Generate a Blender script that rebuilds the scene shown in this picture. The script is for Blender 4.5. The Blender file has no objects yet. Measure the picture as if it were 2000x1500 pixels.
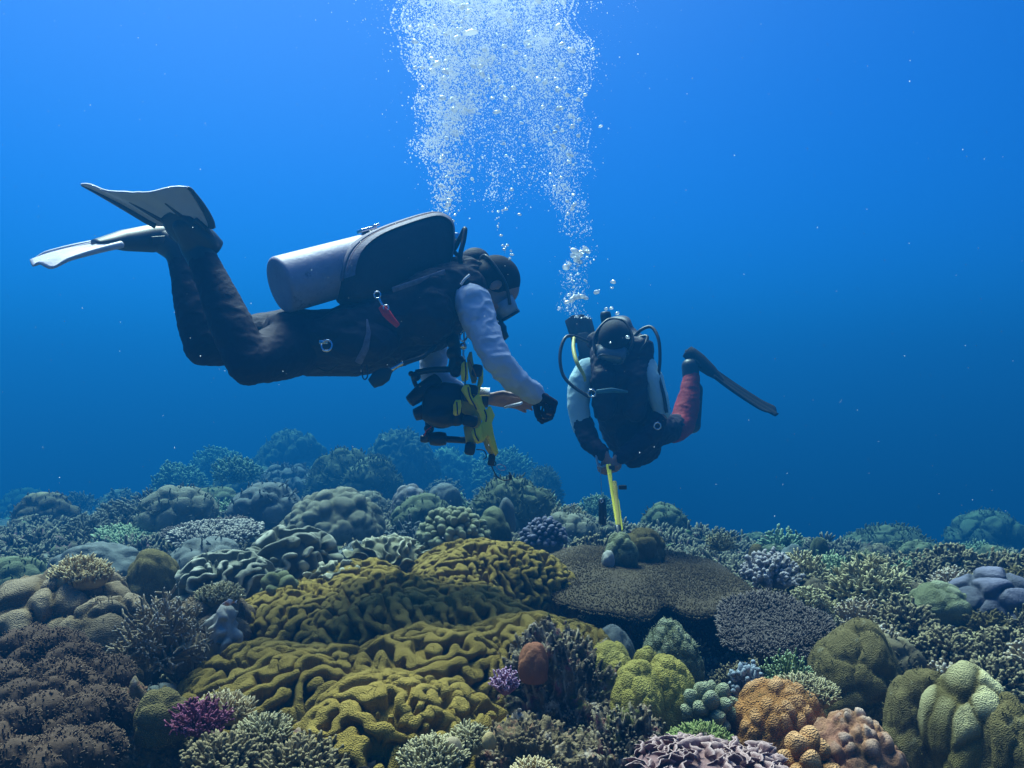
import bpy, bmesh, math, random
import numpy as np
from mathutils import Vector, Matrix

# ------------------------------------------------------------------ camera, light, water
S = bpy.context.scene
COL = S.collection
PI = math.pi
R = math.radians
CZ = 0.0                      # camera height is the origin of heights; the reef lies 0.7-1.2 m below
F = 1570.0                    # focal length in pixels of the 2000 px wide photograph

cam_d = bpy.data.cameras.new('camera')
cam = bpy.data.objects.new('camera', cam_d); COL.objects.link(cam)
cam.location = (0, 0, CZ); cam.rotation_euler = (R(90), 0, 0)
cam_d.sensor_width = 36.0; cam_d.lens = 36.0 * F / 2000.0
cam_d.clip_start = 0.05; cam_d.clip_end = 400
S.camera = cam

SUN_EL, SUN_AZ = 60.0, -26.0   # azimuth measured from +Y (view direction) towards +X
sdir = Vector((math.cos(R(SUN_EL)) * math.sin(R(SUN_AZ)), math.cos(R(SUN_EL)) * math.cos(R(SUN_AZ)), math.sin(R(SUN_EL))))
sun_d = bpy.data.lights.new('sun', 'SUN'); sun = bpy.data.objects.new('sun', sun_d); COL.objects.link(sun)
sun_d.energy = 5.0; sun_d.angle = R(24.0); sun_d.color = (1.0, 0.94, 0.82)
sun.rotation_euler = sdir.to_track_quat('Z', 'Y').to_euler()

w = bpy.data.worlds.new("World"); S.world = w; w.use_nodes = True
nt = w.node_tree; nt.nodes.clear()
def nn(nt, t, **kw):
    n = nt.nodes.new(t)
    for k, v in kw.items():
        if k.startswith('i_'): n.inputs[k[2:].replace('_', ' ')].default_value = v
        else: setattr(n, k, v)
    return n
out = nn(nt, 'ShaderNodeOutputWorld')
sky = nn(nt, 'ShaderNodeTexSky', sky_type='NISHITA', sun_disc=False, sun_elevation=R(SUN_EL), sun_rotation=R(SUN_AZ))
tint = nn(nt, 'ShaderNodeMix', data_type='RGBA', blend_type='MULTIPLY'); tint.inputs[0].default_value = 1.0
tint.inputs[7].default_value = (0.03, 0.32, 1.0, 1)
nt.links.new(sky.outputs[0], tint.inputs[6])
b1 = nn(nt, 'ShaderNodeBackground'); b1.inputs[1].default_value = 0.05
nt.links.new(tint.outputs[2], b1.inputs[0])
# open water: brightest round the sun's patch of surface, deepest blue away from it and below
tc = nn(nt, 'ShaderNodeTexCoord')
glow = Vector((math.cos(R(52)) * math.sin(R(-20)), math.cos(R(52)) * math.cos(R(-20)), math.sin(R(52))))
dt = nn(nt, 'ShaderNodeVectorMath', operation='DOT_PRODUCT'); dt.inputs[1].default_value = glow
nt.links.new(tc.outputs['Generated'], dt.inputs[0])
ac = nn(nt, 'ShaderNodeMath', operation='ARCCOSINE'); nt.links.new(dt.outputs['Value'], ac.inputs[0])
dv = nn(nt, 'ShaderNodeMath', operation='DIVIDE'); dv.inputs[1].default_value = PI
nt.links.new(ac.outputs[0], dv.inputs[0])
rp = nn(nt, 'ShaderNodeValToRGB')
WORLD_RAMP = [(0/180, (0.95, 0.98, 1.0)), (16/180, (0.80, 0.86, 1.0)), (28/180, (0.60, 0.68, 1.0)), (40/180, (0.15, 0.32, 0.80)),
              (54/180, (0.01, 0.15, 0.46)), (70/180, (0.0, 0.08, 0.27)), (95/180, (0.0, 0.028, 0.11)), (150/180, (0.0, 0.010, 0.045))]
el = rp.color_ramp.elements
while len(el) < len(WORLD_RAMP): el.new(0.5)
for e, (p, c) in zip(el, WORLD_RAMP): e.position = p; e.color = (*c, 1)
rp.color_ramp.interpolation = 'B_SPLINE'
nt.links.new(dv.outputs[0], rp.inputs[0])
b2 = nn(nt, 'ShaderNodeBackground'); b2.inputs[1].default_value = 0.085
nt.links.new(rp.outputs[0], b2.inputs[0])
ad = nn(nt, 'ShaderNodeAddShader'); nt.links.new(b1.outputs[0], ad.inputs[0]); nt.links.new(b2.outputs[0], ad.inputs[1])
# the bright patch of surface overhead
mrw = nn(nt, 'ShaderNodeMapRange', interpolation_type='SMOOTHERSTEP'); mrw.inputs['From Min'].default_value = math.cos(R(34)); mrw.inputs['From Max'].default_value = math.cos(R(8))
dt3 = nn(nt, 'ShaderNodeVectorMath', operation='DOT_PRODUCT'); dt3.inputs[1].default_value = Vector((math.cos(R(66)) * math.sin(R(-12)), math.cos(R(66)) * math.cos(R(-12)), math.sin(R(66))))
nt.links.new(tc.outputs['Generated'], dt3.inputs[0]); nt.links.new(dt3.outputs['Value'], mrw.inputs['Value'])
b3 = nn(nt, 'ShaderNodeBackground'); b3.inputs[0].default_value = (0.85, 0.95, 1.0, 1)
m3w = nn(nt, 'ShaderNodeMath', operation='MULTIPLY'); m3w.inputs[1].default_value = 2.0; nt.links.new(mrw.outputs[0], m3w.inputs[0]); nt.links.new(m3w.outputs[0], b3.inputs[1])
ad2 = nn(nt, 'ShaderNodeAddShader'); nt.links.new(ad.outputs[0], ad2.inputs[0]); nt.links.new(b3.outputs[0], ad2.inputs[1])
nt.links.new(ad2.outputs[0], out.inputs['Surface'])

S.view_settings.view_transform = 'Standard'; S.view_settings.look = 'None'
S.view_settings.exposure = 1.3; S.view_settings.gamma = 1.0
S.render.engine = 'CYCLES'
S.cycles.max_bounces = 5; S.cycles.diffuse_bounces = 2; S.cycles.glossy_bounces = 2; S.cycles.transmission_bounces = 2
S.cycles.volume_bounces = 0; S.cycles.transparent_max_bounces = 48
S.cycles.use_denoising = True
try: S.cycles.denoiser = 'OPENIMAGEDENOISE'
except Exception: pass
S.cycles.caustics_reflective = False; S.cycles.caustics_refractive = False
S.cycles.sample_clamp_indirect = 4.0

WATER_DENSITY = 0.155
WATER_COLOR = (0.004, 0.064, 0.184, 1)
WATER_ABSORB = (0.035, 0.32, 0.45, 1)

# ------------------------------------------------------------------ helpers
def P(px, py, d):
    """a point at depth d metres in front of the camera"""
    return Vector(((px - 1000) / F * d, d, CZ - (py - 750) / F * d))
def px2m(w, d): return w / F * d

def tag(o, label=None, cat=None, group=None, kind=None):
    if label: o['label'] = label
    if cat: o['category'] = cat
    if group: o['group'] = group
    if kind: o['kind'] = kind
    return o
def empty(name, loc=(0, 0, 0), rot=(0, 0, 0)):
    o = bpy.data.objects.new(name, None); COL.objects.link(o)
    o.location = loc; o.rotation_euler = rot; o.empty_display_size = 0.05
    return o
def link(name, me, parent=None, loc=None):
    o = bpy.data.objects.new(name, me); COL.objects.link(o)
    if parent is not None: o.parent = parent
    if loc is not None: o.location = loc
    return o

def npmesh(name, V, quads=None, tris=None, mat=None, smooth=True, attrs=None):
    me = bpy.data.meshes.new(name)
    V = np.asarray(V, dtype=np.float32)
    q = np.zeros((0, 4), np.int32) if quads is None else np.asarray(quads, np.int32)
    t = np.zeros((0, 3), np.int32) if tris is None else np.asarray(tris, np.int32)
    me.vertices.add(len(V)); me.vertices.foreach_set('co', V.ravel())
    nl = len(q) * 4 + len(t) * 3
    me.loops.add(nl); me.loops.foreach_set('vertex_index', np.concatenate([q.ravel(), t.ravel()]).astype(np.int32))
    me.polygons.add(len(q) + len(t))
    st = np.concatenate([np.arange(len(q)) * 4, len(q) * 4 + np.arange(len(t)) * 3]).astype(np.int32)
    me.polygons.foreach_set('loop_start', st)
    me.update(calc_edges=True)
    if smooth: me.polygons.foreach_set('use_smooth', np.ones(len(q) + len(t), bool))
    if attrs:
        for k, a in attrs.items():
            at = me.attributes.new(k, 'FLOAT', 'POINT'); at.data.foreach_set('value', np.asarray(a, np.float32))
    mats = mat if isinstance(mat, (list, tuple)) else ([mat] if mat else [])
    for m in mats: me.materials.append(m)
    return me

class MB:
    """collects quads / tris / an attribute; builds one mesh"""
    def __init__(s): s.V = []; s.Q = []; s.T = []; s.A = []; s.n = 0
    def add(s, V, Q=None, T=None, A=None):
        V = np.asarray(V, float)
        s.V.append(V)
        if Q is not None and len(Q): s.Q.append(np.asarray(Q) + s.n)
        if T is not None and len(T): s.T.append(np.asarray(T) + s.n)
        s.A.append(np.zeros(len(V)) if A is None else np.asarray(A, float)); s.n += len(V)
        return s
    def mesh(s, name, mat, smooth=True):
        return npmesh(name, np.concatenate(s.V), np.concatenate(s.Q) if s.Q else None, np.concatenate(s.T) if s.T else None,
                      mat, smooth, {'tip': np.concatenate(s.A)})
    def build(s, name, mat, parent=None, loc=None, smooth=True):
        return link(name, s.mesh(name, mat, smooth), parent, loc)

def norm(v, ax=-1): return v / np.maximum(np.linalg.norm(v, axis=ax, keepdims=True), 1e-9)

def cones(P0, P1, R0, R1, n=5, rng=None, bend=0.0):
    """K tapered branchlets, three rings and an apex each -> V, Q, T, tipness"""
    P0 = np.asarray(P0, float); P1 = np.asarray(P1, float); K = len(P0)
    R0 = np.broadcast_to(np.asarray(R0, float), (K,)); R1 = np.broadcast_to(np.asarray(R1, float), (K,))
    D = P1 - P0; L = np.linalg.norm(D, axis=1, keepdims=True); d = D / np.maximum(L, 1e-9)
    ref = np.where(np.abs(d[:, 2:3]) < 0.8, np.array([[0, 0, 1.0]]), np.array([[1.0, 0, 0]]))
    a = norm(np.cross(d, ref)); b = np.cross(d, a)
    th = np.arange(n) / n * 2 * PI
    cs, sn = np.cos(th), np.sin(th)
    bv = 0
    if bend and rng is not None: bv = (a * rng.normal(size=(K, 1)) + b * rng.normal(size=(K, 1))) * L * bend
    rings = []
    for f, rr, k in ((0, R0, 0), (0.55, R0 * 0.45 + R1 * 0.55, 1.0), (0.93, R1, 0.0)):
        c = P0 + D * f + (bv * k if bend else 0)
        rings.append(c[:, None, :] + rr[:, None, None] * (a[:, None, :] * cs[None, :, None] + b[:, None, :] * sn[None, :, None]))
    V = np.concatenate([*rings, (P1 + d * R1[:, None] * 0.3)[:, None, :]], axis=1)          # K, 3n+1, 3
    m = 3 * n + 1
    i = np.arange(n); j = (i + 1) % n
    q = np.concatenate([np.stack([i, j, j + n, i + n], 1), np.stack([i + n, j + n, j + 2 * n, i + 2 * n], 1)])
    t = np.stack([i + 2 * n, j + 2 * n, np.full(n, 3 * n)], 1)
    off = (np.arange(K) * m)[:, None, None]
    A = np.concatenate([np.zeros(n), np.full(n, 0.45), np.full(n, 0.95), [1.0]])
    return V.reshape(-1, 3), (q[None] + off).reshape(-1, 4), (t[None] + off).reshape(-1, 3), np.tile(A, K)

_ico = {}
def ico(n):
    if n not in _ico:
        bm = bmesh.new(); bmesh.ops.create_icosphere(bm, subdivisions=n, radius=1.0)
        v = np.array([x.co[:] for x in bm.verts]); f = np.array([[y.index for y in x.verts] for x in bm.faces]); bm.free()
        _ico[n] = (norm(v), f)
    return _ico[n]

def fsin(p, scale, seed, octs=3, waves=10):
    """smooth pseudo-noise in 3-D, about -1..1"""
    rg = np.random.default_rng(seed); r = np.zeros(len(p)); amp = 1.0; tot = 0
    for o in range(octs):
        k = norm(rg.normal(size=(waves, 3))) * scale * rg.uniform(0.7, 1.4, (waves, 1)); ph = rg.uniform(0, 2 * PI, waves)
        r += amp * np.sin(p @ k.T * 2 * PI + ph).sum(1) / math.sqrt(waves / 2) * 0.7; tot += amp
        amp *= 0.5; scale *= 2.1
    return r / tot

def nearest2(D, seeds):
    F1 = np.full(len(D), 9.0); F2 = F1.copy(); I = np.zeros(len(D), int)
    for s in range(0, len(D), 20000):
        c = D[s:s + 20000] @ seeds.T
        d = np.sqrt(np.maximum(2 - 2 * c, 0))
        i = d.argmin(1); f1 = d[np.arange(len(d)), i]
        d[np.arange(len(d)), i] = 9; F1[s:s + 20000] = f1; F2[s:s + 20000] = d.min(1); I[s:s + 20000] = i
    return F1, F2, I

# ------------------------------------------------------------------ materials
_m = {}
def pmat(name, col, rough=0.8, col2=None, nscale=6.0, bump=0.0, bscale=40.0, tip=None, tip_pos=(0.5, 1.0), metal=0.0, spec=0.3,
         blotch=None, vor=False, coat=0.0, subsurf=0.0):
    if name in _m: return _m[name]
    m = bpy.data.materials.new(name); m.use_nodes = True; t = m.node_tree; bs = t.nodes['Principled BSDF']
    bs.inputs['Roughness'].default_value = rough; bs.inputs['Metallic'].default_value = metal
    bs.inputs['Specular IOR Level'].default_value = spec
    if coat: bs.inputs['Coat Weight'].default_value = coat
    tcn = nn(t, 'ShaderNodeTexCoord')
    geo = nn(t, 'ShaderNodeNewGeometry')
    src = None
    if col2 is not None:
        nz = nn(t, 'ShaderNodeTexNoise'); nz.inputs['Scale'].default_value = nscale; nz.inputs['Detail'].default_value = 5; nz.inputs['Roughness'].default_value = 0.62
        t.links.new(geo.outputs['Position'], nz.inputs['Vector'])
        cr = nn(t, 'ShaderNodeValToRGB'); cr.color_ramp.elements[0].position = 0.36; cr.color_ramp.elements[1].position = 0.66
        cr.color_ramp.elements[0].color = (*col, 1); cr.color_ramp.elements[1].color = (*col2, 1)
        t.links.new(nz.outputs[0], cr.inputs[0]); src = cr.outputs[0]
    if blotch is not None:        # (colour, scale, amount)
        for bi, (bc, bsx, ba) in enumerate(blotch):
            nz = nn(t, 'ShaderNodeTexNoise'); nz.inputs['Scale'].default_value = bsx; nz.inputs['Detail'].default_value = 6; nz.inputs['Roughness'].default_value = 0.7
            mp = nn(t, 'ShaderNodeMapping'); mp.inputs['Location'].default_value = (bi * 7.3 + 3, bi * 1.7, 5.1 * bi)
            t.links.new(geo.outputs['Position'], mp.inputs[0]); t.links.new(mp.outputs[0], nz.inputs['Vector'])
            r2 = nn(t, 'ShaderNodeMapRange'); r2.inputs['From Min'].default_value = 0.62 - ba * 0.25; r2.inputs['From Max'].default_value = 0.70 - ba * 0.25
            t.links.new(nz.outputs[0], r2.inputs['Value'])
            mx = nn(t, 'ShaderNodeMix', data_type='RGBA'); mx.inputs[7].default_value = (*bc, 1)
            if src: t.links.new(src, mx.inputs[6])
            else: mx.inputs[6].default_value = (*col, 1)
            t.links.new(r2.outputs[0], mx.inputs[0]); src = mx.outputs[2]
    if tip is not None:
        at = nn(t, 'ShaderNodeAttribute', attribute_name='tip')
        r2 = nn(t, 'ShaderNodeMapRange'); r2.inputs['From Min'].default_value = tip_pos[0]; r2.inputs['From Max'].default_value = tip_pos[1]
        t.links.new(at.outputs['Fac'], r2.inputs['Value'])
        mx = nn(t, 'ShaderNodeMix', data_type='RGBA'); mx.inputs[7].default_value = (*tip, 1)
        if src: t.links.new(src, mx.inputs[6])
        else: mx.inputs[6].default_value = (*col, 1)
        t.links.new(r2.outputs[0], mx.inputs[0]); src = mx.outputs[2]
    if src: t.links.new(src, bs.inputs['Base Color'])
    else: bs.inputs['Base Color'].default_value = (*col, 1)
    if bump:
        if vor:
            nz = nn(t, 'ShaderNodeTexVoronoi'); nz.inputs['Scale'].default_value = bscale; oo = nz.outputs['Distance']
        else:
            nz = nn(t, 'ShaderNodeTexNoise'); nz.inputs['Scale'].default_value = bscale; nz.inputs['Detail'].default_value = 5; nz.inputs['Roughness'].default_value = 0.65; oo = nz.outputs[0]
        t.links.new(tcn.outputs['Object'], nz.inputs['Vector'])
        bp = nn(t, 'ShaderNodeBump'); bp.inputs['Strength'].default_value = bump; bp.inputs['Distance'].default_value = 0.01
        t.links.new(oo, bp.inputs['Height']); t.links.new(bp.outputs[0], bs.inputs['Normal'])
    _m[name] = m
    return m
# ------------------------------------------------------------------ reef floor
CTRL = np.array([  # x, y, z of the bare reef between the corals
 (-1.2, 1.3, -.90), (0, 1.2, -.92), (1.2, 1.3, -.92), (-1.3, 2.0, -.93), (-.4, 2.1, -.92), (.3, 2.0, -.97), (.9, 2.0, -1.0), (1.6, 2.2, -1.0),
 (-1.6, 3.0, -.92), (-.5, 3.0, -.84), (.3, 2.7, -1.05), (.75, 2.7, -1.05), (.5, 3.2, -1.05), (1.4, 3.2, -.90), (2.2, 3.2, -.86), (-2.4, 4.0, -1.0), (-1, 4.2, -.86),
 (0, 4.2, -.90), (1, 4.2, -1.02), (2, 4.4, -1.10), (3, 4.4, -1.14), (2.4, 5.1, -1.2), (3.6, 6.0, -1.4), (-3.6, 5.6, -1.22), (-1.8, 5.6, -.95), (-.3, 5.8, -.95), (1, 5.8, -1.35),
 (2.0, 6.4, -1.75), (4.4, 6.6, -1.8), (-5, 7.5, -1.45), (-2, 7.2, -1.02), (-.6, 7.6, -1.02), (1, 7.6, -2.0), (3, 8, -2.6), (6, 8, -2.6),
 (-6, 11, -2.8), (-2, 10, -1.9), (1, 11, -3.2), (5, 12, -4.2), (-10, 16, -6), (0, 16, -6), (10, 16, -6.5), (-20, 30, -14), (0, 30, -14), (20, 30, -14), (-50, 50, -19), (0, 55, -19), (50, 50, -19),
 (-3, -1, -.9), (3, -1, -.9), (0, -3, -.9), (-8, 3, -1.5), (8, 3, -1.4), (-12, -8, -1.6), (12, -8, -1.6), (-20, 8, -5.5), (20, 8, -5.5)], float)
def kfar(y): return 1 + max(0.0, float(y) - 3.9) * .44        # the reef behind the divers runs on well past them
for _i in range(len(CTRL)):
    if CTRL[_i, 1] < 13 and abs(CTRL[_i, 0]) < 7: CTRL[_i] *= kfar(min(CTRL[_i, 1], 9))
    elif CTRL[_i, 1] > 13: CTRL[_i, 1] += 9; CTRL[_i, 2] -= 3
def ground_z(x, y):
    x = np.asarray(x, float); y = np.asarray(y, float); sh = np.broadcast(x, y).shape
    x = np.broadcast_to(x, sh).ravel(); y = np.broadcast_to(y, sh).ravel()
    out = np.empty(len(x))
    for s in range(0, len(x), 20000):
        d2 = (x[s:s+20000, None] - CTRL[None, :, 0]) ** 2 + (y[s:s+20000, None] - CTRL[None, :, 1]) ** 2 + 0.02
        w = d2 ** -1.6; out[s:s+20000] = (w * CTRL[None, :, 2]).sum(1) / w.sum(1)
    return out.reshape(sh)
def build_ground():
    g = np.linspace(-1, 1, 420)
    gx = np.sign(g) * (np.abs(g) * 4 + 72 * np.abs(g) ** 6); gy = 2.5 + np.sign(g) * (np.abs(g) * 4.2 + 70 * np.abs(g) ** 6)
    X, Y = np.meshgrid(gx, gy); Z = ground_z(X, Y)
    p = np.stack([X.ravel(), Y.ravel(), np.zeros(X.size)], 1)
    n = 0.06 * fsin(p, 0.9, 1, 3) + 0.045 * fsin(p, 3.5, 2, 3) + 0.02 * np.abs(fsin(p, 12, 3, 2))
    V = np.stack([X.ravel(), Y.ravel(), Z.ravel() + n], 1)
    N = len(g); i = np.arange(N - 1)[None] + np.arange(N - 1)[:, None] * N; i = i.ravel()
    Q = np.stack([i, i + 1, i + N + 1, i + N], 1)
    m = pmat('reef_rock', (0.05, 0.055, 0.04), .9, (0.13, 0.12, 0.09), 9, 1.0, 30, blotch=[((0.20, 0.20, 0.16), 14, .3), ((0.10, 0.045, 0.05), 8, .3), ((0.03, 0.04, 0.02), 5, .5)])
    o = link('reef_floor', npmesh('reef_floor', V, Q, mat=m)); tag(o, 'dark rocky reef floor under the corals', 'reef floor', kind='structure')
build_ground()

def water_volume():
    bm = bmesh.new(); bmesh.ops.create_cube(bm, size=1.0)
    bmesh.ops.scale(bm, vec=(160, 160, 30.0), verts=bm.verts); bmesh.ops.translate(bm, vec=(0, 2, -12.0), verts=bm.verts)
    me = bpy.data.meshes.new('haze'); bm.to_mesh(me); bm.free()
    m = bpy.data.materials.new('sea_water_haze'); m.use_nodes = True; t = m.node_tree; t.nodes.clear()
    o = nn(t, 'ShaderNodeOutputMaterial'); v = nn(t, 'ShaderNodeVolumePrincipled')
    v.inputs['Color'].default_value = WATER_COLOR; v.inputs['Absorption Color'].default_value = WATER_ABSORB
    v.inputs['Density'].default_value = WATER_DENSITY; v.inputs['Anisotropy'].default_value = 0.46
    t.links.new(v.outputs[0], o.inputs['Volume']); me.materials.append(m)
    h = link('haze', me); tag(h, 'blue sea water haze filling the scene', 'sea water', kind='stuff')
water_volume()

# ------------------------------------------------------------------ coral generators (all return an MB, base at the origin, z up)
def place(o, loc, rz=0.0, s=1.0):
    o.location = loc; o.rotation_euler = (0, 0, rz); o.scale = (s, s, s); return o

def lobed(seed, rx, ry, rz, nseeds=60, amp=0.16, res=6, rough=0.10, drop=0.35, crease=0.0, lowf=1.2, fine=0.0, flat=0.0, spikes=0, sl=.02, lump2=.28):
    """boulder coral: an ellipsoid grown out in rounded lobes"""
    v, f = ico(res); rg = np.random.default_rng(seed)
    wob = 1 + rough * fsin(v, lowf * 0.35, seed + 1, 2)
    if nseeds:
        s = norm(rg.normal(size=(nseeds, 3))); s = norm(s)
        for _ in range(3):                       # relax the lobe centres
            d = s[:, None] - s[None]; q = (d ** 2).sum(2) + np.eye(nseeds); s = norm(s + (d / q[..., None] ** 1.5).sum(1) * 0.35 / nseeds ** 0.5 * 0.3)
        warp = norm(v + 0.10 * np.stack([fsin(v, 1.2, seed + k + 5, 2) for k in range(3)], 1) * min(1, (30 / nseeds) ** .5))
        F1, F2, I = nearest2(warp, s); mean = 2 * math.sqrt(1.0 / nseeds) * 1.25
        siz = rg.uniform(0.6, 1.0, nseeds)[I]
        h = np.sqrt(np.clip(1 - (F1 / (mean * 0.98)) ** 2, 0, 1)) * siz
        h = h * np.clip((F2 - F1) / (mean * 0.30), 0, 1) ** 0.5 * (1 - flat) + h * flat
        wob = wob + amp * h
        if crease: wob -= crease * np.exp(-((F2 - F1) / (mean * 0.1)) ** 2)
    else: h = np.zeros(len(v))
    if nseeds and res >= 5:                      # second, smaller generation of lumps
        s2 = norm(rg.normal(size=(nseeds * 5, 3))); G1, G2, _i = nearest2(norm(v + .06 * np.stack([fsin(v, 2.5, seed + k + 15, 2) for k in range(3)], 1)), s2); m2 = mean / 5 ** .5
        wob = wob + amp * lump2 * np.sqrt(np.clip(1 - (G1 / m2) ** 2, 0, 1)) * (.4 + .6 * np.clip(fsin(v, .8, seed + 44, 1) + .5, 0, 1)) + .006 * fsin(v, 9.0, seed + 19, 3)
    if fine: wob = wob + fine * fsin(v, 5.0, seed + 9, 3)
    V = v * wob[:, None] * np.array([rx, ry, rz]); V[:, 2] = np.maximum(V[:, 2], -drop * rz - 0.05 * rz * np.abs(v[:, 2]))
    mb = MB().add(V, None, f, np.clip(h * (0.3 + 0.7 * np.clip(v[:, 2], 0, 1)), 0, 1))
    if spikes: encrust(mb, V, v, spikes, sl, seed)
    return mb
def encrust(mb, V, nrm, n, sl, seed, low=-.35, fat=1.0):
    """small stubby growths all over a surface"""
    rg = np.random.default_rng(seed + 500); ok = np.flatnonzero(nrm[:, 2] > low); c = fsin(nrm, 1.6, seed + 3, 2)[ok]; ok = ok[c > -.35]; i = rg.choice(ok, n)
    p = V[i] + rg.normal(size=(n, 3)) * sl * .3; d = norm(nrm[i] + np.array([0, 0, .5]) + rg.normal(size=(n, 3)) * .55); L = sl * rg.uniform(.5, 1.5, n)
    Vc, Qc, Tc, Ac = cones(p - d * sl * .3, p + d * L[:, None] / fat, sl * .26 * fat, sl * .15 * fat * fat, 5); mb.add(Vc, Qc, Tc, .25 + .55 * Ac)

def bush(seed, r, hgt=None, n=60, sub=7, thick=0.012, tipr=0.5, spread=1.0, flat=0.0, sides=5, start=0.45, up=0.25, bend=0.08, sublen=0.22):
    """branching coral: stems from a common foot, each with side branchlets near its end"""
    rg = np.random.default_rng(seed); hgt = hgt or r
    i = np.arange(n) + 0.5; ph = i * PI * (3 - 5 ** .5) + rg.normal(size=n) * .25; ct = 1 - i / n * (1.0 * spread); ct = np.clip(ct + rg.normal(size=n) * .03, -0.15, 1)
    st = np.sqrt(1 - ct ** 2); D = np.stack([st * np.cos(ph), st * np.sin(ph), ct], 1)
    ln = rg.uniform(0.82, 1.05, n) * (1 + .12 * fsin(D, .6, seed, 2)); sc = np.array([r, r, hgt * (1 - flat)])
    tips = D * ln[:, None] * sc; base = D * 0.15 * sc * np.array([1, 1, 0.2]); base[:, 2] -= 0.02
    mb = MB(); mb.add(*cones(base, tips, thick * 1.6, thick * tipr, sides, rg, bend * .6))
    # side branchlets
    K = n * sub; idx = np.repeat(np.arange(n), sub); t = rg.uniform(start, 0.98, K)
    p = base[idx] + (tips - base)[idx] * t[:, None]; dd = norm(tips - base)[idx]
    q = norm(dd * 0.9 + rg.normal(size=(K, 3)) * 0.75 + np.array([0, 0, up]))
    L = r * sublen * rg.uniform(0.5, 1.1, K)
    mb.add(*cones(p, p + q * L[:, None], thick * 0.95, thick * tipr * 0.8, sides, rg, bend))
    return mb

def table(seed, rx, ry, notches=(), nb=3000, bl=0.02, th=0.003, dish=0.0, rim=0.02, edge=0.06, tilt=(0, 0), lean=0.35, thick=0.02, topa=1.0):
    """table coral: a thin lobed plate on a short stalk, its top set with upright branchlets"""
    rg = np.random.default_rng(seed)
    def outline(a):
        o = 1 + edge * (np.sin(3 * a + seed) * .5 + np.sin(5 * a + 1.3 * seed) * .35 + np.sin(9 * a + 2.1 * seed) * .2 + np.sin(23 * a) * .10 + np.sin(41 * a + 2) * .07)
        for (na, nw, nd) in notches: o = o - nd * np.exp(-((np.angle(np.exp(1j * (a - na)))) / nw) ** 2)
        return o
    def top(x, y): return dish * ((x / rx) ** 2 + (y / ry) ** 2) + tilt[0] * x + tilt[1] * y + 0.008 * np.sin(x * 14 + seed) * np.cos(y * 11) + 0.012 * np.sin(x * 5 + 2 * seed + y * 3)
    na, nr = 160, 14; a = np.arange(na) / na * 2 * PI; s = np.linspace(0.02, 1, nr)
    A, Sg = np.meshgrid(a, s); o = outline(A) * Sg; X = rx * o * np.cos(A); Y = ry * o * np.sin(A); Z = top(X, Y)
    Vt = np.stack([X.ravel(), Y.ravel(), Z.ravel()], 1)
    s2 = np.linspace(1, 0.0, nr); A2, S2 = np.meshgrid(a, s2); o2 = outline(A2) * (0.03 + 0.955 * S2)
    X2 = rx * o2 * np.cos(A2); Y2 = ry * o2 * np.sin(A2)
    Z2 = top(X2, Y2) - thick - (1 - S2) * rim - 0.30 * np.clip((0.30 - S2) / 0.30, 0, 1) ** 0.8
    Vb = np.stack([X2.ravel(), Y2.ravel(), Z2.ravel()], 1); V = np.concatenate([Vt, Vb]); NR = 2 * nr
    i = np.arange(na); j = (i + 1) % na; Q = np.concatenate([np.stack([k * na + i, k * na + j, (k + 1) * na + j, (k + 1) * na + i], 1) for k in range(NR - 1)])
    mb = MB().add(V, Q, None, np.zeros(len(V)))
    aa = rg.uniform(0, 2 * PI, nb); ss = np.sqrt(rg.uniform(0, 1, nb)); oo = outline(aa) * ss
    x = rx * oo * np.cos(aa); y = ry * oo * np.sin(aa); z = top(x, y)
    out = np.stack([np.cos(aa), np.sin(aa), np.zeros(nb)], 1) * (ss[:, None] ** 6) * 1.3
    d = norm(out + np.array([0, 0, 1.0]) + rg.normal(size=(nb, 3)) * lean); b0 = np.stack([x, y, z - 0.004], 1)
    L = bl * rg.uniform(0.6, 1.3, nb) * (1 + .25 * fsin(b0, 2.5, seed, 2))
    Vc, Qc, Tc, Ac = cones(b0, b0 + d * L[:, None], th * 1.5, th * 0.8, 4); mb.add(Vc, Qc, Tc, Ac * topa)
    # rim fingers
    nb2 = int(nb * 0.18); aa = rg.uniform(0, 2 * PI, nb2); oo = outline(aa) * rg.uniform(.95, 1.0, nb2); x = rx * oo * np.cos(aa); y = ry * oo * np.sin(aa)
    b0 = np.stack([x, y, top(x, y) - thick * .6], 1); d = norm(np.stack([np.cos(aa), np.sin(aa), rg.uniform(-.1, .7, nb2)], 1) + rg.normal(size=(nb2, 3)) * .25)
    V3, Q3, T3, A3 = cones(b0, b0 + d * bl * 1.3, th * 1.6, th, 4); mb.add(V3, Q3, T3, A3 * 1.0 + .15)
    return mb

_sh = {}
def labyrinth(seed, g=0.0, N=256, wl=16.0, it=130):
    k = (seed, g)
    if k in _sh: return _sh[k]
    rg = np.random.default_rng(seed); u = rg.normal(size=(N, N)) * .3
    kx = np.fft.fftfreq(N) * wl; K2 = kx[:, None] ** 2 + kx[None] ** 2; Lk = 0.35 - (1 - K2) ** 2; h = 0.35
    for _ in range(it):
        nl = g * u * u - u ** 3; u = np.real(np.fft.ifft2((np.fft.fft2(u) + h * np.fft.fft2(nl)) / (1 - h * Lk)))
    _sh[k] = u / np.abs(u).max(); return _sh[k]
def samp(u, x, y):
    N = len(u); x = x % N; y = y % N; i = x.astype(int); j = y.astype(int); fx = x - i; fy = y - j; i1 = (i + 1) % N; j1 = (j + 1) % N; i %= N; j %= N
    return u[i, j] * (1 - fx) * (1 - fy) + u[i1, j] * fx * (1 - fy) + u[i, j1] * (1 - fx) * fy + u[i1, j1] * fx * fy

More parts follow.
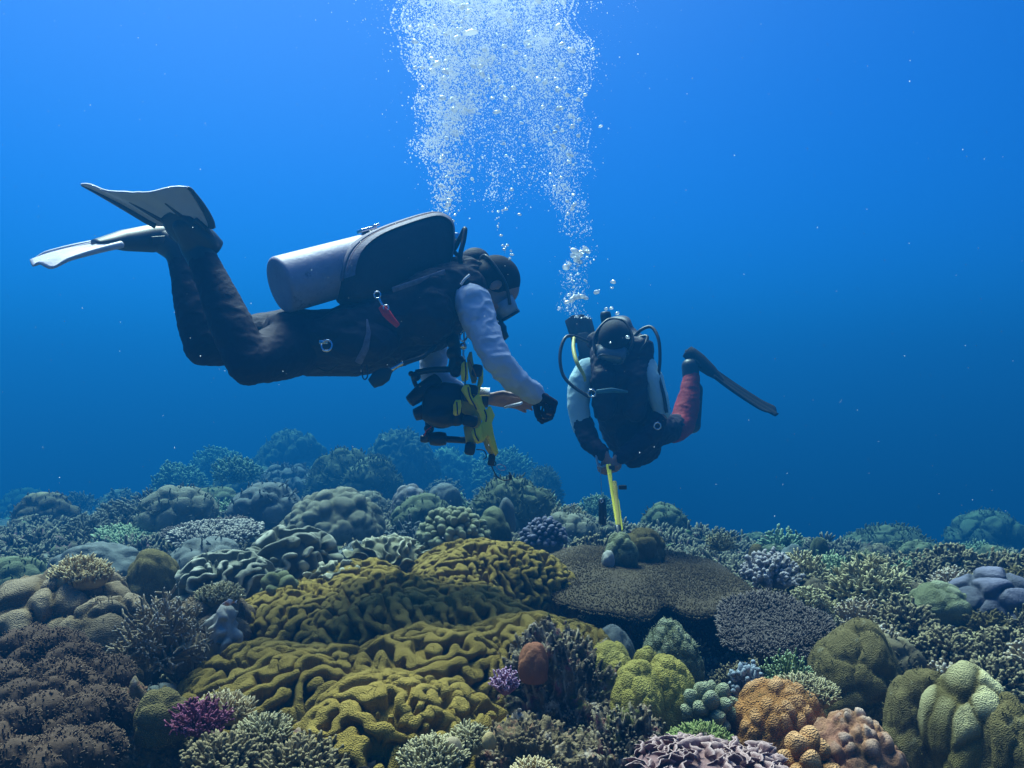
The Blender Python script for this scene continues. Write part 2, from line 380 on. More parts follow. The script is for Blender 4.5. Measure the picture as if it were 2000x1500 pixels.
def leather(seed, ax, ay, hz, wave=0.055, amp=0.030, tmax=1.95, n=190, g=0.1, sharp=0.5, edge=0.18, lo=-0.2, ruffle=0.25, warp=.45, hi=.80, bulge=0.0):
    """folded coral: a lobed cap whose surface is thrown into thick meandering folds"""
    u = np.linspace(-1, 1, n); U, W = np.meshgrid(u, u)
    X = U * np.sqrt(1 - W ** 2 / 2); Y = W * np.sqrt(1 - U ** 2 / 2); s = np.sqrt(X ** 2 + Y ** 2); th = np.arctan2(Y, X)
    t = s * tmax; ol = 1 + edge * (np.sin(3 * th + seed) * .6 + np.sin(4 * th + 2.3 * seed) * .4 + np.sin(7 * th + seed * 1.7) * .3) * np.clip(s * 1.4, 0, 1)
    st = np.sin(np.minimum(t, PI / 2)) ** 0.85; under = np.clip(t - PI / 2, 0, 9)
    rad = st * ol * (1 - 0.55 * under); px = ax * rad * np.cos(th); py = ay * rad * np.sin(th)
    pz = hz * (np.cos(np.minimum(t, PI / 2))) ** 0.9 - under * 0.32
    Pn = np.stack([px, py, pz], -1)
    Pn[..., 2] += (0.12 * hz * fsin(Pn.reshape(-1, 3) * np.array([1, 1, 0]), 3.0, seed + 3, 2).reshape(n, n)) * np.clip(1.3 - s, 0, 1)
    du = np.gradient(Pn, axis=1); dv = np.gradient(Pn, axis=0); N_ = norm(np.cross(du, dv))
    ff = labyrinth(int(seed) % 5, g)
    q = Pn.reshape(-1, 3)
    wx = warp * fsin(q, .42 / wave, seed + 11, 2).reshape(n, n) * wave; wy = warp * fsin(q, .42 / wave, seed + 12, 2).reshape(n, n) * wave
    al = seed * 1.1; rr = t / 1.57; cx = ax * rr * np.cos(th) + wx; cy = ay * rr * np.sin(th) + wy
    gx = (cx * math.cos(al) - cy * math.sin(al)) / wave * 16 + seed * 37; gy = (cx * math.sin(al) + cy * math.cos(al)) / wave * 16 + seed * 91
    fv = samp(ff, gx, gy)
    h = np.clip((fv - lo) / (hi - lo), 0, 1); hh = np.sqrt(1 - (1 - h) ** 2) if sharp < 1 else h ** sharp
    amp_l = amp * (1 + .2 * fsin(q, 3.2, seed + 21, 1).reshape(n, n)) * np.clip(1.25 - under * 1.4, 0.05, 1) * (1 + 0.25 * np.clip(s * 2 - .6, 0, 1))
    amp_l = amp_l * (1 + .14 * fsin(q, .6 / wave, seed + 31, 1).reshape(n, n))
    # lean the folds outwards so their rims overhang
    outv = np.stack([np.cos(th), np.sin(th), np.zeros_like(th)], -1) * np.clip(s * 1.3, 0, 1)[..., None]
    V = Pn + N_ * ((hh - 0.25) * amp_l)[..., None] + outv * (hh * amp_l * ruffle)[..., None]
    # swell the folds sideways so they are thick rounded rolls, not thin sheets
    l1 = np.maximum((du ** 2).sum(-1), 1e-12); l2 = np.maximum((dv ** 2).sum(-1), 1e-12)
    gr = du * (np.gradient(fv, axis=1) / l1)[..., None] + dv * (np.gradient(fv, axis=0) / l2)[..., None]
    V = V - norm(gr) * (bulge * wave * np.clip(hh, 0, 1) ** 1.5 * np.clip((1 - h) * 2.2, 0, 1))[..., None]
    i = (np.arange(n - 1)[None] + np.arange(n - 1)[:, None] * n).ravel(); Q = np.stack([i, i + 1, i + n + 1, i + n], 1)
    return MB().add(V.reshape(-1, 3), Q, None, h.ravel())

def fuzz(seed, r, n=900, ln=0.014, th=0.0016, squash=0.85, lumps=16):
    """soft coral head: clusters of lobes covered with small polyps"""
    rg = np.random.default_rng(seed); mb = MB()
    v, f = ico(4)
    c = norm(rg.normal(size=(lumps, 3)) + np.array([0, 0, .5])) * r * 0.66 * np.array([1, 1, squash]); c[:, 2] = np.abs(c[:, 2])
    for k in range(lumps):
        rk = r * rg.uniform(.30, .46); w_ = 1 + .1 * fsin(v, .9, seed * 7 + k, 2)
        Vk = v * w_[:, None] * rk + c[k]; mb.add(Vk, None, f, np.full(len(v), .42))
        m = n // lumps; d = norm(rg.normal(size=(m, 3)) + np.array([0, 0, .35])); p = c[k] + d * rk * 0.97
        mb.add(*cones(p, p + norm(d + rg.normal(size=(m, 3)) * .3) * ln * rg.uniform(.6, 1.4, m)[:, None], th * 1.5, th, 3)); mb.A[-1] = mb.A[-1] * .6 + .35
    return mb

def tuft(seed, rx, ry, n=260, ln=0.03, th=0.003, dome=0.5, spread=0.9):
    """a low pad of upright spiky branchlets"""
    rg = np.random.default_rng(seed); a = rg.uniform(0, 2 * PI, n); s = np.sqrt(rg.uniform(0, 1, n))
    z = (1 - s ** 2) * dome * min(rx, ry); b = np.stack([rx * s * np.cos(a) * .9, ry * s * np.sin(a) * .9, z - ln * .2], 1)
    d = norm(np.stack([np.cos(a) * s * spread, np.sin(a) * s * spread, np.ones(n)], 1) + rg.normal(size=(n, 3)) * .22)
    L = ln * rg.uniform(.6, 1.2, n); mb = MB(); mb.add(*cones(b, b + d * L[:, None], th * 1.7, th * .7, 5, rg, .08))
    k = n; idx = np.arange(n); p = b + d * (L * rg.uniform(.3, .8, n))[:, None]; q = norm(d + rg.normal(size=(n, 3)) * .6)
    mb.add(*cones(p, p + q * (L * .5)[:, None], th * 1.2, th * .6, 4))
    v, f = ico(3); V = v * np.array([rx * .9, ry * .9, dome * min(rx, ry)]); V[:, 2] = np.maximum(V[:, 2], -.02) - ln * .15; mb.add(V, None, f, np.zeros(len(v)))
    return mb

def knobs(seed, rx, ry, rz, n=80, kr=0.02, res=3, lift=1.0):
    """a head built of many separate round knobs"""
    rg = np.random.default_rng(seed); mb = MB(); v, f = ico(res)
    i = np.arange(n) + .5; ph = i * PI * (3 - 5 ** .5); ct = 1 - i / n * 1.05; st = np.sqrt(np.clip(1 - ct ** 2, 0, 1))
    D = norm(np.stack([st * np.cos(ph), st * np.sin(ph), ct], 1) + rg.normal(size=(n, 3)) * .05)
    for k in range(n):
        c = D[k] * np.array([rx, ry, rz]) * rg.uniform(.93, 1.03); r = kr * rg.uniform(.7, 1.25)
        ax = D[k]; vv = v * (1 + .10 * fsin(v, .6, seed + k, 1))[:, None] * r; al = (vv @ ax)[:, None] * ax * 0.5 * lift
        mb.add(vv + al + c, None, f, np.clip(.2 + .8 * (v @ ax), 0, 1))
    v2, f2 = ico(4); mb.add(v2 * np.array([rx, ry, rz]) * .97, None, f2, np.zeros(len(v2)))
    return mb

def rocky(seed, rx, ry, rz, res=6, amp=.22, fine=.07, drop=.5, sc=1.0, spikes=2600, sl=.0075):
    v, f = ico(res); a = fsin(v, .7 * sc, seed, 3); b = np.abs(fsin(v, 2.6 * sc, seed + 1, 4)); c = fsin(v, 9 * sc, seed + 2, 3)
    d = fsin(v, 5 * sc, seed + 4, 2)
    wv = 1 + amp * a - .9 * amp * (.5 - b) + fine * c + fine * 1.2 * np.clip(d, 0, 1)
    V = v * wv[:, None] * np.array([rx, ry, rz]); V[:, 2] = np.maximum(V[:, 2], -drop * rz)
    mb = MB().add(V, None, f, np.clip(.5 + c * .5, 0, 1)); encrust(mb, V, v, spikes, sl, seed, -.7, 1.7); return mb

def plates(seed, r, n=26, size=0.05, col=None):
    """foliose coral: many small upright leafy plates"""
    rg = np.random.default_rng(seed); mb = MB(); m = 9
    for k in range(n):
        a = rg.uniform(0, 2 * PI); s = math.sqrt(rg.uniform(0, 1)); c = np.array([r * s * math.cos(a), r * s * math.sin(a), (1 - s * s) * r * .35])
        fa = a + rg.normal() * .9; w_ = size * rg.uniform(.6, 1.2); hh = size * rg.uniform(.7, 1.3)
        uu = np.linspace(-1, 1, m); vv = np.linspace(0, 1, 6); U, W_ = np.meshgrid(uu, vv)
        wid = w_ * (0.45 + .7 * W_) ; x = U * wid; z = hh * W_ * (1 - .28 * U ** 2); y = .35 * size * U ** 2 + .5 * size * W_ ** 2 + .12 * size * np.sin(U * 7 + k) * W_
        p = np.stack([x, y, z], -1).reshape(-1, 3); ca, sa = math.cos(fa), math.sin(fa)
        p = np.stack([p[:, 0] * ca - p[:, 1] * sa, p[:, 0] * sa + p[:, 1] * ca, p[:, 2]], 1) + c
        i = (np.arange(m - 1)[None] + np.arange(5)[:, None] * m).ravel(); Q = np.stack([i, i + 1, i + m + 1, i + m], 1)
        off = np.array([-sa, ca, 0]) * .12 * size
        mb.add(p, Q, None, W_.ravel()); mb.add(p + off, Q[:, ::-1], None, W_.ravel())
        rim = np.arange(5 * m, 6 * m - 1); mb.Q.append(np.stack([rim, rim + 1, rim + 1 + 6 * m, rim + 6 * m], 1) + mb.n - 12 * m)
    v2, f2 = ico(3); V = v2 * np.array([r, r, r * .33]); mb.add(V, None, f2, np.zeros(len(v2)))
    return mb

# ------------------------------------------------------------------ coral colours
OLIVE = pmat('leather_olive', (0.22, 0.150, 0.028), .9, (0.32, 0.225, 0.05), 12, .6, 330, vor=True, spec=.15)
GREYL = pmat('leather_grey', (0.11, 0.12, 0.09), .85, (0.18, 0.19, 0.145), 10, .2, 120, tip=(0.42, 0.42, 0.33), tip_pos=(.55, 1.0))
LACE = pmat('lace_coral', (0.11, 0.11, 0.06), .85, (0.17, 0.165, 0.10), 12, .2, 120, tip=(0.45, 0.44, 0.32), tip_pos=(.7, .98))
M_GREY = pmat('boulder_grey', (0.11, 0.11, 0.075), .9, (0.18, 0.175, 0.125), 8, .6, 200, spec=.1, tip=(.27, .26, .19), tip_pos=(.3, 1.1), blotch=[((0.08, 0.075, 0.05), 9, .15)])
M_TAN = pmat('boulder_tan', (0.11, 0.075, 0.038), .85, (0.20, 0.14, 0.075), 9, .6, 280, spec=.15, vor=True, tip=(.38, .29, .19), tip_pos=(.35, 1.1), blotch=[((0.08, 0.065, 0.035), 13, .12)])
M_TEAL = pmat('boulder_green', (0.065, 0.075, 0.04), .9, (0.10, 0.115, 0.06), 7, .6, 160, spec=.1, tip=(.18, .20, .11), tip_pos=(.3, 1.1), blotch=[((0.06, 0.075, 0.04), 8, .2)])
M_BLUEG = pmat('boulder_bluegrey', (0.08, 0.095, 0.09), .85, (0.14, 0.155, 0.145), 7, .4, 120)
M_OLIVEB = pmat('boulder_olive', (0.12, 0.095, 0.035), .9, (0.20, 0.16, 0.065), 9, .7, 330, spec=.1, vor=True, blotch=[((0.06, 0.05, 0.02), 11, .15), ((0.26, 0.23, 0.13), 23, .05)])
M_YEL = pmat('boulder_yellow', (0.24, 0.20, 0.04), .8, (0.33, 0.28, 0.07), 12, .5, 260, vor=True, spec=.15)
M_SUNTOP = pmat('boulder_sunlit_paint', (0.10, 0.08, 0.025), .8, (0.22, 0.18, 0.06), 5, .7, 330, tip=(0.66, 0.60, 0.32), tip_pos=(.30, .80), vor=True, spec=.1, blotch=[((0.09, 0.08, 0.02), 14, .15)])  # sunlit upper lobes painted in: pale tip colour over a darker base
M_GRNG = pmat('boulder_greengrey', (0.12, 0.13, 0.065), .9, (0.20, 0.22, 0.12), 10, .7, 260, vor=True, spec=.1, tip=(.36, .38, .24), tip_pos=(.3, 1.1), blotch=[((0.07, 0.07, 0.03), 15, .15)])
M_ORNG = pmat('knobby_orange', (0.26, 0.115, 0.035), .75, (0.38, 0.17, 0.05), 14, .7, 260, tip=(0.62, 0.34, 0.16), tip_pos=(.35, 1.0), vor=True, spec=.1, blotch=[((0.12, 0.07, 0.02), 22, .2)])
M_PINKO = pmat('knobby_pink_orange', (0.30, 0.14, 0.09), .75, (0.38, 0.20, 0.10), 20, .7, 260, tip=(0.64, 0.46, 0.36), tip_pos=(.5, 1.0), spec=.1, blotch=[((0.14, 0.08, 0.04), 22, .25)])
M_RED = pmat('lump_red_brown', (0.20, 0.065, 0.028), .8, (0.26, 0.10, 0.04), 9, .5, 110)
M_BRN = pmat('soft_brown', (0.045, 0.024, 0.013), .9, (0.085, 0.048, 0.027), 9, .3, 120, tip=(0.17, 0.11, 0.07), tip_pos=(.4, 1.0))
M_BRBR = pmat('branch_brown', (0.24, 0.18, 0.10), .85, (0.32, 0.25, 0.15), 12, .3, 120, tip=(0.55, 0.50, 0.42), tip_pos=(.85, 1.0))
M_PALE = pmat('branch_pale', (0.14, 0.12, 0.05), .8, (0.22, 0.19, 0.08), 12, .3, 120, tip=(0.54, 0.48, 0.26), tip_pos=(.3, 1.0))
M_CREAM = pmat('branch_cream', (0.14, 0.12, 0.05), .8, (0.22, 0.19, 0.085), 12, .3, 120, tip=(0.52, 0.46, 0.26), tip_pos=(.3, 1.0))
M_GOLD = pmat('branch_gold', (0.26, 0.18, 0.07), .8, (0.38, 0.28, 0.12), 12, .3, 120, tip=(0.62, 0.52, 0.30), tip_pos=(.4, 1.0))
M_GRN = pmat('branch_green', (0.10, 0.17, 0.035), .8, (0.14, 0.18, 0.05), 12, .3, 120, tip=(0.26, 0.30, 0.10), tip_pos=(.5, 1.0))
M_GTIP = pmat('branch_green_tip', (0.10, 0.14, 0.05), .8, (0.16, 0.20, 0.07), 12, .3, 120, tip=(0.45, 0.62, 0.35), tip_pos=(.8, 1.0))
M_MAUVE = pmat('branch_mauve', (0.13, 0.12, 0.11), .85, (0.20, 0.18, 0.17), 12, .3, 120, tip=(0.42, 0.38, 0.38), tip_pos=(.5, 1.0))
M_MAG = pmat('branch_magenta', (0.10, 0.018, 0.032), .85, (0.17, 0.03, 0.065), 20, .3, 120, tip=(0.34, 0.11, 0.20), tip_pos=(.6, 1.0))
M_VIO = pmat('branch_violet', (0.20, 0.07, 0.13), .75, (0.30, 0.13, 0.22), 20, .3, 120, tip=(0.72, 0.50, 0.68), tip_pos=(.6, 1.0))
M_BLUEL = pmat('lobe_blue_violet', (0.04, 0.045, 0.06), .8, (0.08, 0.08, 0.11), 9, .5, 120, tip=(0.18, 0.17, 0.24), tip_pos=(.5, 1.0))
M_TBL = pmat('table_brown', (0.048, 0.032, 0.014), .9, (0.08, 0.056, 0.026), 9, .3, 120, tip=(0.22, 0.16, 0.075), tip_pos=(.35, 1.1))
M_TBLW = pmat('table_white_tip', (0.13, 0.13, 0.13), .9, (0.18, 0.18, 0.17), 9, .3, 120, tip=(0.45, 0.43, 0.36), tip_pos=(.75, 1.0))
M_TBLP = pmat('table_purple_grey', (0.050, 0.040, 0.036), .9, (0.085, 0.068, 0.060), 9, .3, 120, tip=(0.21, 0.175, 0.15), tip_pos=(.6, 1.0))
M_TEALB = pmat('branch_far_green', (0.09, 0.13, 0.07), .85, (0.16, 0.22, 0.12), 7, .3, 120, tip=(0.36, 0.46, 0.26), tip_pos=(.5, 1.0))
M_DKB = pmat('branch_dark', (0.05, 0.040, 0.020), .85, (0.11, 0.085, 0.042), 12, .3, 120, tip=(0.30, 0.25, 0.13), tip_pos=(.6, 1.0))
M_BLUB = pmat('branch_blue', (0.07, 0.09, 0.12), .85, (0.12, 0.15, 0.18), 12, .3, 120, tip=(0.27, 0.32, 0.36), tip_pos=(.6, 1.0))
M_LEAFP = pmat('leafy_pink', (0.18, 0.095, 0.10), .8, (0.24, 0.13, 0.12), 12, .4, 120, tip=(0.42, 0.28, 0.26), tip_pos=(.75, 1.0))
M_LEAFG = pmat('leafy_tan', (0.12, 0.10, 0.045), .8, (0.17, 0.13, 0.06), 12, .4, 120, tip=(0.28, 0.22, 0.11), tip_pos=(.7, 1.0))
M_WHT = pmat('crinkled_white', (0.25, 0.25, 0.21), .8, (0.42, 0.41, 0.36), 14, .3, 90)
M_ROCK = pmat('outcrop_rock', (0.07, 0.05, 0.028), .9, (0.20, 0.15, 0.085), 22, 1.0, 70, tip=(.34, .28, .18), tip_pos=(.62, .9),
              blotch=[((0.32, 0.28, 0.22), 30, .35), ((0.20, 0.055, 0.07), 18, .3), ((0.14, 0.15, 0.03), 13, .35), ((0.015, 0.012, 0.01), 9, .45)])
M_ROCK2 = pmat('boulder_crusted', (0.13, 0.095, 0.045), .9, (0.26, 0.19, 0.10), 16, 1.0, 60,
               blotch=[((0.36, 0.29, 0.22), 16, .35), ((0.24, 0.10, 0.06), 21, .2), ((0.10, 0.08, 0.03), 7, .4)])
# ------------------------------------------------------------------ the corals of the picture, front to back
CORALS = []     # (x, y, radius, phrase) for placing and describing the small ones
def coral(name, label, cat, mb, mat, px, py, d, rz=0.0, group=None, up=0.0, phrase=None, rad=None):
    """top of the coral at pixel (px, py), depth d"""
    k = kfar(d); d = d * k; me = mb.mesh(name, mat); zs = np.concatenate(mb.V)[:, 2]; t = P(px, py, d); rr = np.abs(np.concatenate(mb.V)[:, 0]).max()
    o = link(name, me); o.location = (t.x, t.y, t.z - np.percentile(zs, 99.5) * k + up); o.rotation_euler = (0, 0, rz); o.scale = (k, k, k); tag(o, label, cat, group)
    CORALS.append((t.x, t.y, rad or rr * k, phrase or label)); return o
def mpx(w_, d): return w_ / F * d

# ---- the big folded leather coral, colony by colony
LG = 'olive folded leather coral colonies'
for (sd, px, py, d, wpx, dep, hz, kw, lab) in [
    (1, 945, 1060, 3.15, 250, .26, .20, {}, 'olive folded leather coral colony at the far crest of the field beside the table coral'),
    (2, 690, 1112, 2.90, 330, .24, .20, {}, 'olive folded leather coral colony on the upper slope in front of the lace coral'),
    (3, 560, 1165, 2.52, 250, .22, .18, {}, 'olive folded leather coral colony right of the white crinkled coral'),
    (4, 830, 1140, 2.45, 380, .26, .22, {}, 'broad olive folded leather coral colony in the middle of the field'),
    (5, 1010, 1212, 2.12, 210, .17, .15, {}, 'olive folded leather coral colony right before the rock outcrop'),
    (6, 850, 1232, 2.06, 270, .18, .16, {}, 'olive folded leather coral colony above the lowest leather colony'),
    (7, 545, 1268, 1.98, 330, .18, .17, {}, 'olive folded leather coral colony spreading towards the brown branching coral'),
    (8, 770, 1325, 1.74, 330, .18, .20, {}, 'lowest olive folded leather coral colony above the rubble'),
    (9, 1100, 1212, 2.25, 110, .09, .06, {}, 'small olive folded leather coral piece on top of the rock outcrop'),
]:
    ax = mpx(wpx, d) / 2 * 1.22; dep *= 1.2
    coral('leather_coral', lab, 'leather coral', leather(sd, ax, dep, hz, wave=.034 if sd != 9 else .024, amp=.038 if sd != 9 else .023, lo=.02, hi=.82, ruffle=.10, warp=.55, bulge=.22, n=340 if wpx > 220 else 200), OLIVE, px, py, d, group=LG)

# ---- left side
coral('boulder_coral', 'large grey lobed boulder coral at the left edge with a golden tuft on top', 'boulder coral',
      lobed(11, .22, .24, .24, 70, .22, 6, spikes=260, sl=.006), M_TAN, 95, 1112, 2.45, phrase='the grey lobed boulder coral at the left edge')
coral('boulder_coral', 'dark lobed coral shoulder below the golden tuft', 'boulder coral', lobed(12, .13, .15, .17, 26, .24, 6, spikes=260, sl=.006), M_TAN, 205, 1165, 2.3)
coral('branching_coral', 'golden spiky coral tuft growing on the grey lobed boulder', 'branching coral', tuft(13, .085, .08, 420, .03, .003, .55), M_GOLD, 158, 1085, 2.42)
for k, (px, py, d, r) in enumerate([(45, 1228, 1.9, .10), (110, 1232, 1.85, .075), (160, 1262, 1.82, .05), (20, 1300, 1.72, .09), (105, 1290, 1.7, .085), (205, 1285, 1.78, .08),
                                    (150, 1350, 1.62, .085), (55, 1370, 1.56, .10), (215, 1345, 1.68, .07), (110, 1425, 1.5, .10), (5, 1440, 1.48, .09), (170, 1420, 1.55, .06)]):
    lab = ['topmost left', 'topmost middle', 'right-hand upper', 'far left upper', 'central upper', 'rightmost', 'central', 'left middle', 'right-hand lower', 'lower central', 'bottom left', 'bottom right'][k] + ' head of the brown fluffy soft coral clump at the lower left corner'
    coral('soft_coral', lab, 'soft coral', fuzz(30 + k % 4, r * 1.05, 3200, .0065, .0013), M_BRN, px, py, d, rz=k * 1.3, group='brown fluffy soft coral heads')
coral('branching_coral', 'brown bushy branching coral with pale tips left of the leather coral', 'branching coral', bush(14, .115, .15, 90, 7, .0045, .6, 1.15, sublen=.28), M_BRBR, 315, 1165, 2.05, up=0)
coral('boulder_coral', 'smooth olive knobbly boulder coral behind the brown branching bush', 'boulder coral', lobed(15, .09, .09, .12, 34, .13, 5), M_OLIVEB, 300, 1072, 3.0)
coral('boulder_coral', 'flat blue-grey lumpy coral ridge behind the golden tuft', 'boulder coral', lobed(16, .18, .16, .12, 60, .2, 5), M_BLUEG, 195, 1060, 3.6)
coral('table_coral', 'small table coral with bright white branch tips', 'table coral', table(17, .19, .13, nb=520, bl=.03, th=.006, tilt=(.12, .22)), M_TBLW, 425, 1022, 3.75)
coral('table_coral', 'dull purple-grey table coral behind the white-tipped one', 'table coral', table(18, .20, .12, nb=900, bl=.02, th=.004, tilt=(.10, .25)), M_TBLP, 400, 1014, 4.1)
coral('folded_coral', 'pale grey ruffled coral with rounded white rims behind the green globes', 'folded coral', leather(19, .14, .13, .13, .040, .034, n=200, sharp=.8, lo=.25, bulge=.12), GREYL, 565, 1031, 3.15)
coral('folded_coral', 'low grey-green ruffled coral sloping left with pale rims', 'folded coral', leather(20, .15, .12, .09, .036, .030, n=200, sharp=.8, lo=.25, bulge=.12), GREYL, 440, 1080, 2.9)
coral('lumpy_coral', 'small cluster of smooth green globes before the ruffled coral', 'lumpy coral', knobs(21, .035, .035, .05, 9, .028, 4), M_TEAL, 543, 1118, 2.65)
coral('boulder_coral', 'tan lobed coral clump with a pale green tuft on its crown', 'boulder coral', lobed(22, .12, .11, .13, 44, .24, 6, spikes=260, sl=.006), M_TAN, 405, 1152, 2.35)
coral('branching_coral', 'pale green spiky tuft on the tan lobed coral clump', 'branching coral', tuft(23, .062, .05, 300, .026, .0026, .5), M_CREAM, 430, 1138, 2.34)
coral('leather_coral', 'crinkled white bleached leather coral standing by the tan lobed clump', 'leather coral', leather(24, .038, .03, .08, .03, .018, n=90, sharp=1.0, lo=-.3), M_WHT, 437, 1183, 2.14)
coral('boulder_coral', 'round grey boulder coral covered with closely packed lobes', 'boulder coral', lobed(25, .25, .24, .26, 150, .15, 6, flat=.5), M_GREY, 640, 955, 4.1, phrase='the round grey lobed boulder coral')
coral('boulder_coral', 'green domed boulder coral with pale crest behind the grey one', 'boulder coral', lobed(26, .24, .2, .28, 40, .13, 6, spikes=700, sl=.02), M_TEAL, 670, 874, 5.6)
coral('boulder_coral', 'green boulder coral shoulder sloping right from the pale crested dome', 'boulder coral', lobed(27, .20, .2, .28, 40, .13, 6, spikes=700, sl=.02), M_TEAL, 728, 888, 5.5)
coral('coral_mound', 'hazy rounded coral mound highest on the reef skyline at left of centre', 'coral mound', lobed(28, .34, .3, .42, 70, .2, 6, fine=.05, spikes=600, sl=.022), M_TEAL, 572, 840, 7.1)
coral('coral_mound', 'hazy tall coral mound on the skyline under the diver with the camera', 'coral mound', lobed(29, .27, .3, .40, 60, .17, 6, fine=.06, spikes=600, sl=.022), M_TEAL, 790, 838, 6.7)
coral('coral_mound', 'hazy low coral mound between the tall mound and the yellow floats', 'coral mound', lobed(31, .30, .3, .40, 60, .17, 6, fine=.08, spikes=600, sl=.022), M_TEALB, 880, 874, 7.4)
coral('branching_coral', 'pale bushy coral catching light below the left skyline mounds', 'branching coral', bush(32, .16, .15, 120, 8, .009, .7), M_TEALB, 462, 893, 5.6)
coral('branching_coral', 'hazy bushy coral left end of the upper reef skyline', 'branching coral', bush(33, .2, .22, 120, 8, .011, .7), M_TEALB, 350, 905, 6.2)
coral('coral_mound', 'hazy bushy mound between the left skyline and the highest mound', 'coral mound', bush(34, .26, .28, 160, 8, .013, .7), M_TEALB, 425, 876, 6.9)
coral('boulder_coral', 'bluish lobed mound below the highest skyline mound', 'boulder coral', lobed(35, .24, .2, .3, 50, .2, 6, spikes=700, sl=.02), M_BLUEG, 560, 905, 5.7)
coral('branching_coral', 'wide dark bushy coral patch on the left slope', 'branching coral', bush(36, .3, .2, 200, 8, .009, .7), M_DKB, 315, 965, 5.0)
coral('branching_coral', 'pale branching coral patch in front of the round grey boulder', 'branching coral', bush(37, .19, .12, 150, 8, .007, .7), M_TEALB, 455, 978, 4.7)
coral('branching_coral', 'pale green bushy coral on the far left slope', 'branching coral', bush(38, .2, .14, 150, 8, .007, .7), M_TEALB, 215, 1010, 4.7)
coral('boulder_coral', 'hazy smooth lump on the far left slope', 'boulder coral', lobed(39, .24, .22, .24, 40, .16, 5, spikes=700, sl=.02), M_BLUEG, 165, 993, 6.0)
coral('coral_mound', 'hazy low coral mound at the far left edge', 'coral mound', lobed(40, .4, .3, .3, 60, .2, 5, fine=.06, spikes=700, sl=.02), M_TEALB, 55, 1005, 6.6)
coral('lace_coral', 'lacy ruffled coral with thin pale rims behind the leather coral', 'lace coral', leather(41, .15, .12, .10, .032, .030, n=190, sharp=2.2, lo=-.1), LACE, 755, 1050, 3.3)
coral('lace_coral', 'small lacy ruffled coral at the foot of the larger lacy one', 'lace coral', leather(42, .10, .09, .07, .032, .028, n=140, sharp=2.2, lo=-.1), LACE, 665, 1098, 2.95)
coral('boulder_coral', 'dusky lobed coral head paired with the smooth grey dome', 'boulder coral', lobed(43, .10, .1, .13, 70, .14, 5), M_MAUVE, 803, 945, 4.5)
coral('boulder_coral', 'smooth grey dome coral between the dusky head and the big teal mound', 'boulder coral', lobed(44, .09, .09, .12, 12, .1, 5), M_BLUEG, 866, 943, 4.6)
coral('knob_coral', 'yellow-green coral made of tight round knobs behind the leather coral', 'knob coral', knobs(45, .145, .12, .14, 150, .019, 3), M_GRNG, 885, 992, 3.6)
coral('boulder_coral', 'broad teal-green boulder coral with knobbly top below the wire loop', 'boulder coral', lobed(46, .235, .2, .26, 110, .15, 6, flat=.4, spikes=700, sl=.02), M_TEAL, 1005, 928, 4.5)
coral('boulder_coral', 'small teal dome coral in front of the broad teal boulder', 'boulder coral', lobed(47, .085, .09, .16, 10, .12, 5), M_TEAL, 962, 990, 3.95)
coral('boulder_coral', 'round bluish ball coral peeking over the small teal dome', 'boulder coral', lobed(48, .05, .05, .12, 0, .1, 5), M_BLUEG, 990, 972, 4.1)
coral('knob_coral', 'dusky blue knobbly coral left of the table coral', 'knob coral', knobs(49, .10, .09, .10, 90, .015, 3), M_BLUEL, 1062, 1012, 3.95)
coral('branching_coral', 'white thin branching coral left of the hanging black cylinder', 'branching coral', bush(50, .12, .12, 70, 6, .005, .6), M_CREAM, 1110, 985, 4.4)
coral('coral_mound', 'small hazy mound behind the broad teal boulder', 'coral mound', lobed(51, .13, .13, .2, 30, .15, 5, spikes=700, sl=.02), M_TEAL, 1062, 910, 6.2)
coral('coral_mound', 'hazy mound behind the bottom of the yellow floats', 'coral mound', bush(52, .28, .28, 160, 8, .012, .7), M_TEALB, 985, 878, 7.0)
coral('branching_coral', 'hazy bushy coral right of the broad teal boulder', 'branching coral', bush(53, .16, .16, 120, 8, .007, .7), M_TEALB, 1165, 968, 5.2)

# ---- table coral and what stands on it
TAB = P(1258, 1128, 3.12)
tb = coral('table_coral', 'big brown table coral with two lobes and a fine bristly top', 'table coral',
      table(61, .455, .56, notches=((-1.50, .13, .24), (2.6, .3, .10)), nb=16000, bl=.0095, th=.0019, topa=.62, dish=-.035, rim=.03, edge=.05, tilt=(-.02, 0.03)), M_TBL, 1245, 1100, 3.28, phrase='the big table coral')
coral('boulder_coral', 'green-grey lumpy coral on the table coral under the yellow pointer tip', 'boulder coral', lobed(62, .062, .06, .085, 16, .22, 5, drop=.6), M_GRNG, 1212, 1040, 3.34)
coral('boulder_coral', 'brown lumpy coral on the table coral right of the pointer tip', 'boulder coral', lobed(63, .085, .08, .11, 18, .2, 5, drop=.6), M_OLIVEB, 1253, 1030, 3.48)
coral('boulder_coral', 'small bleached knob at the foot of the green-grey lump', 'boulder coral', lobed(64, .024, .03, .04, 6, .2, 4, drop=.6), M_WHT, 1188, 1075, 3.27)
coral('branching_coral', 'small white-tipped branching coral behind the table coral', 'branching coral', bush(65, .09, .08, 50, 5, .005, .6), M_CREAM, 1408, 1038, 4.1)

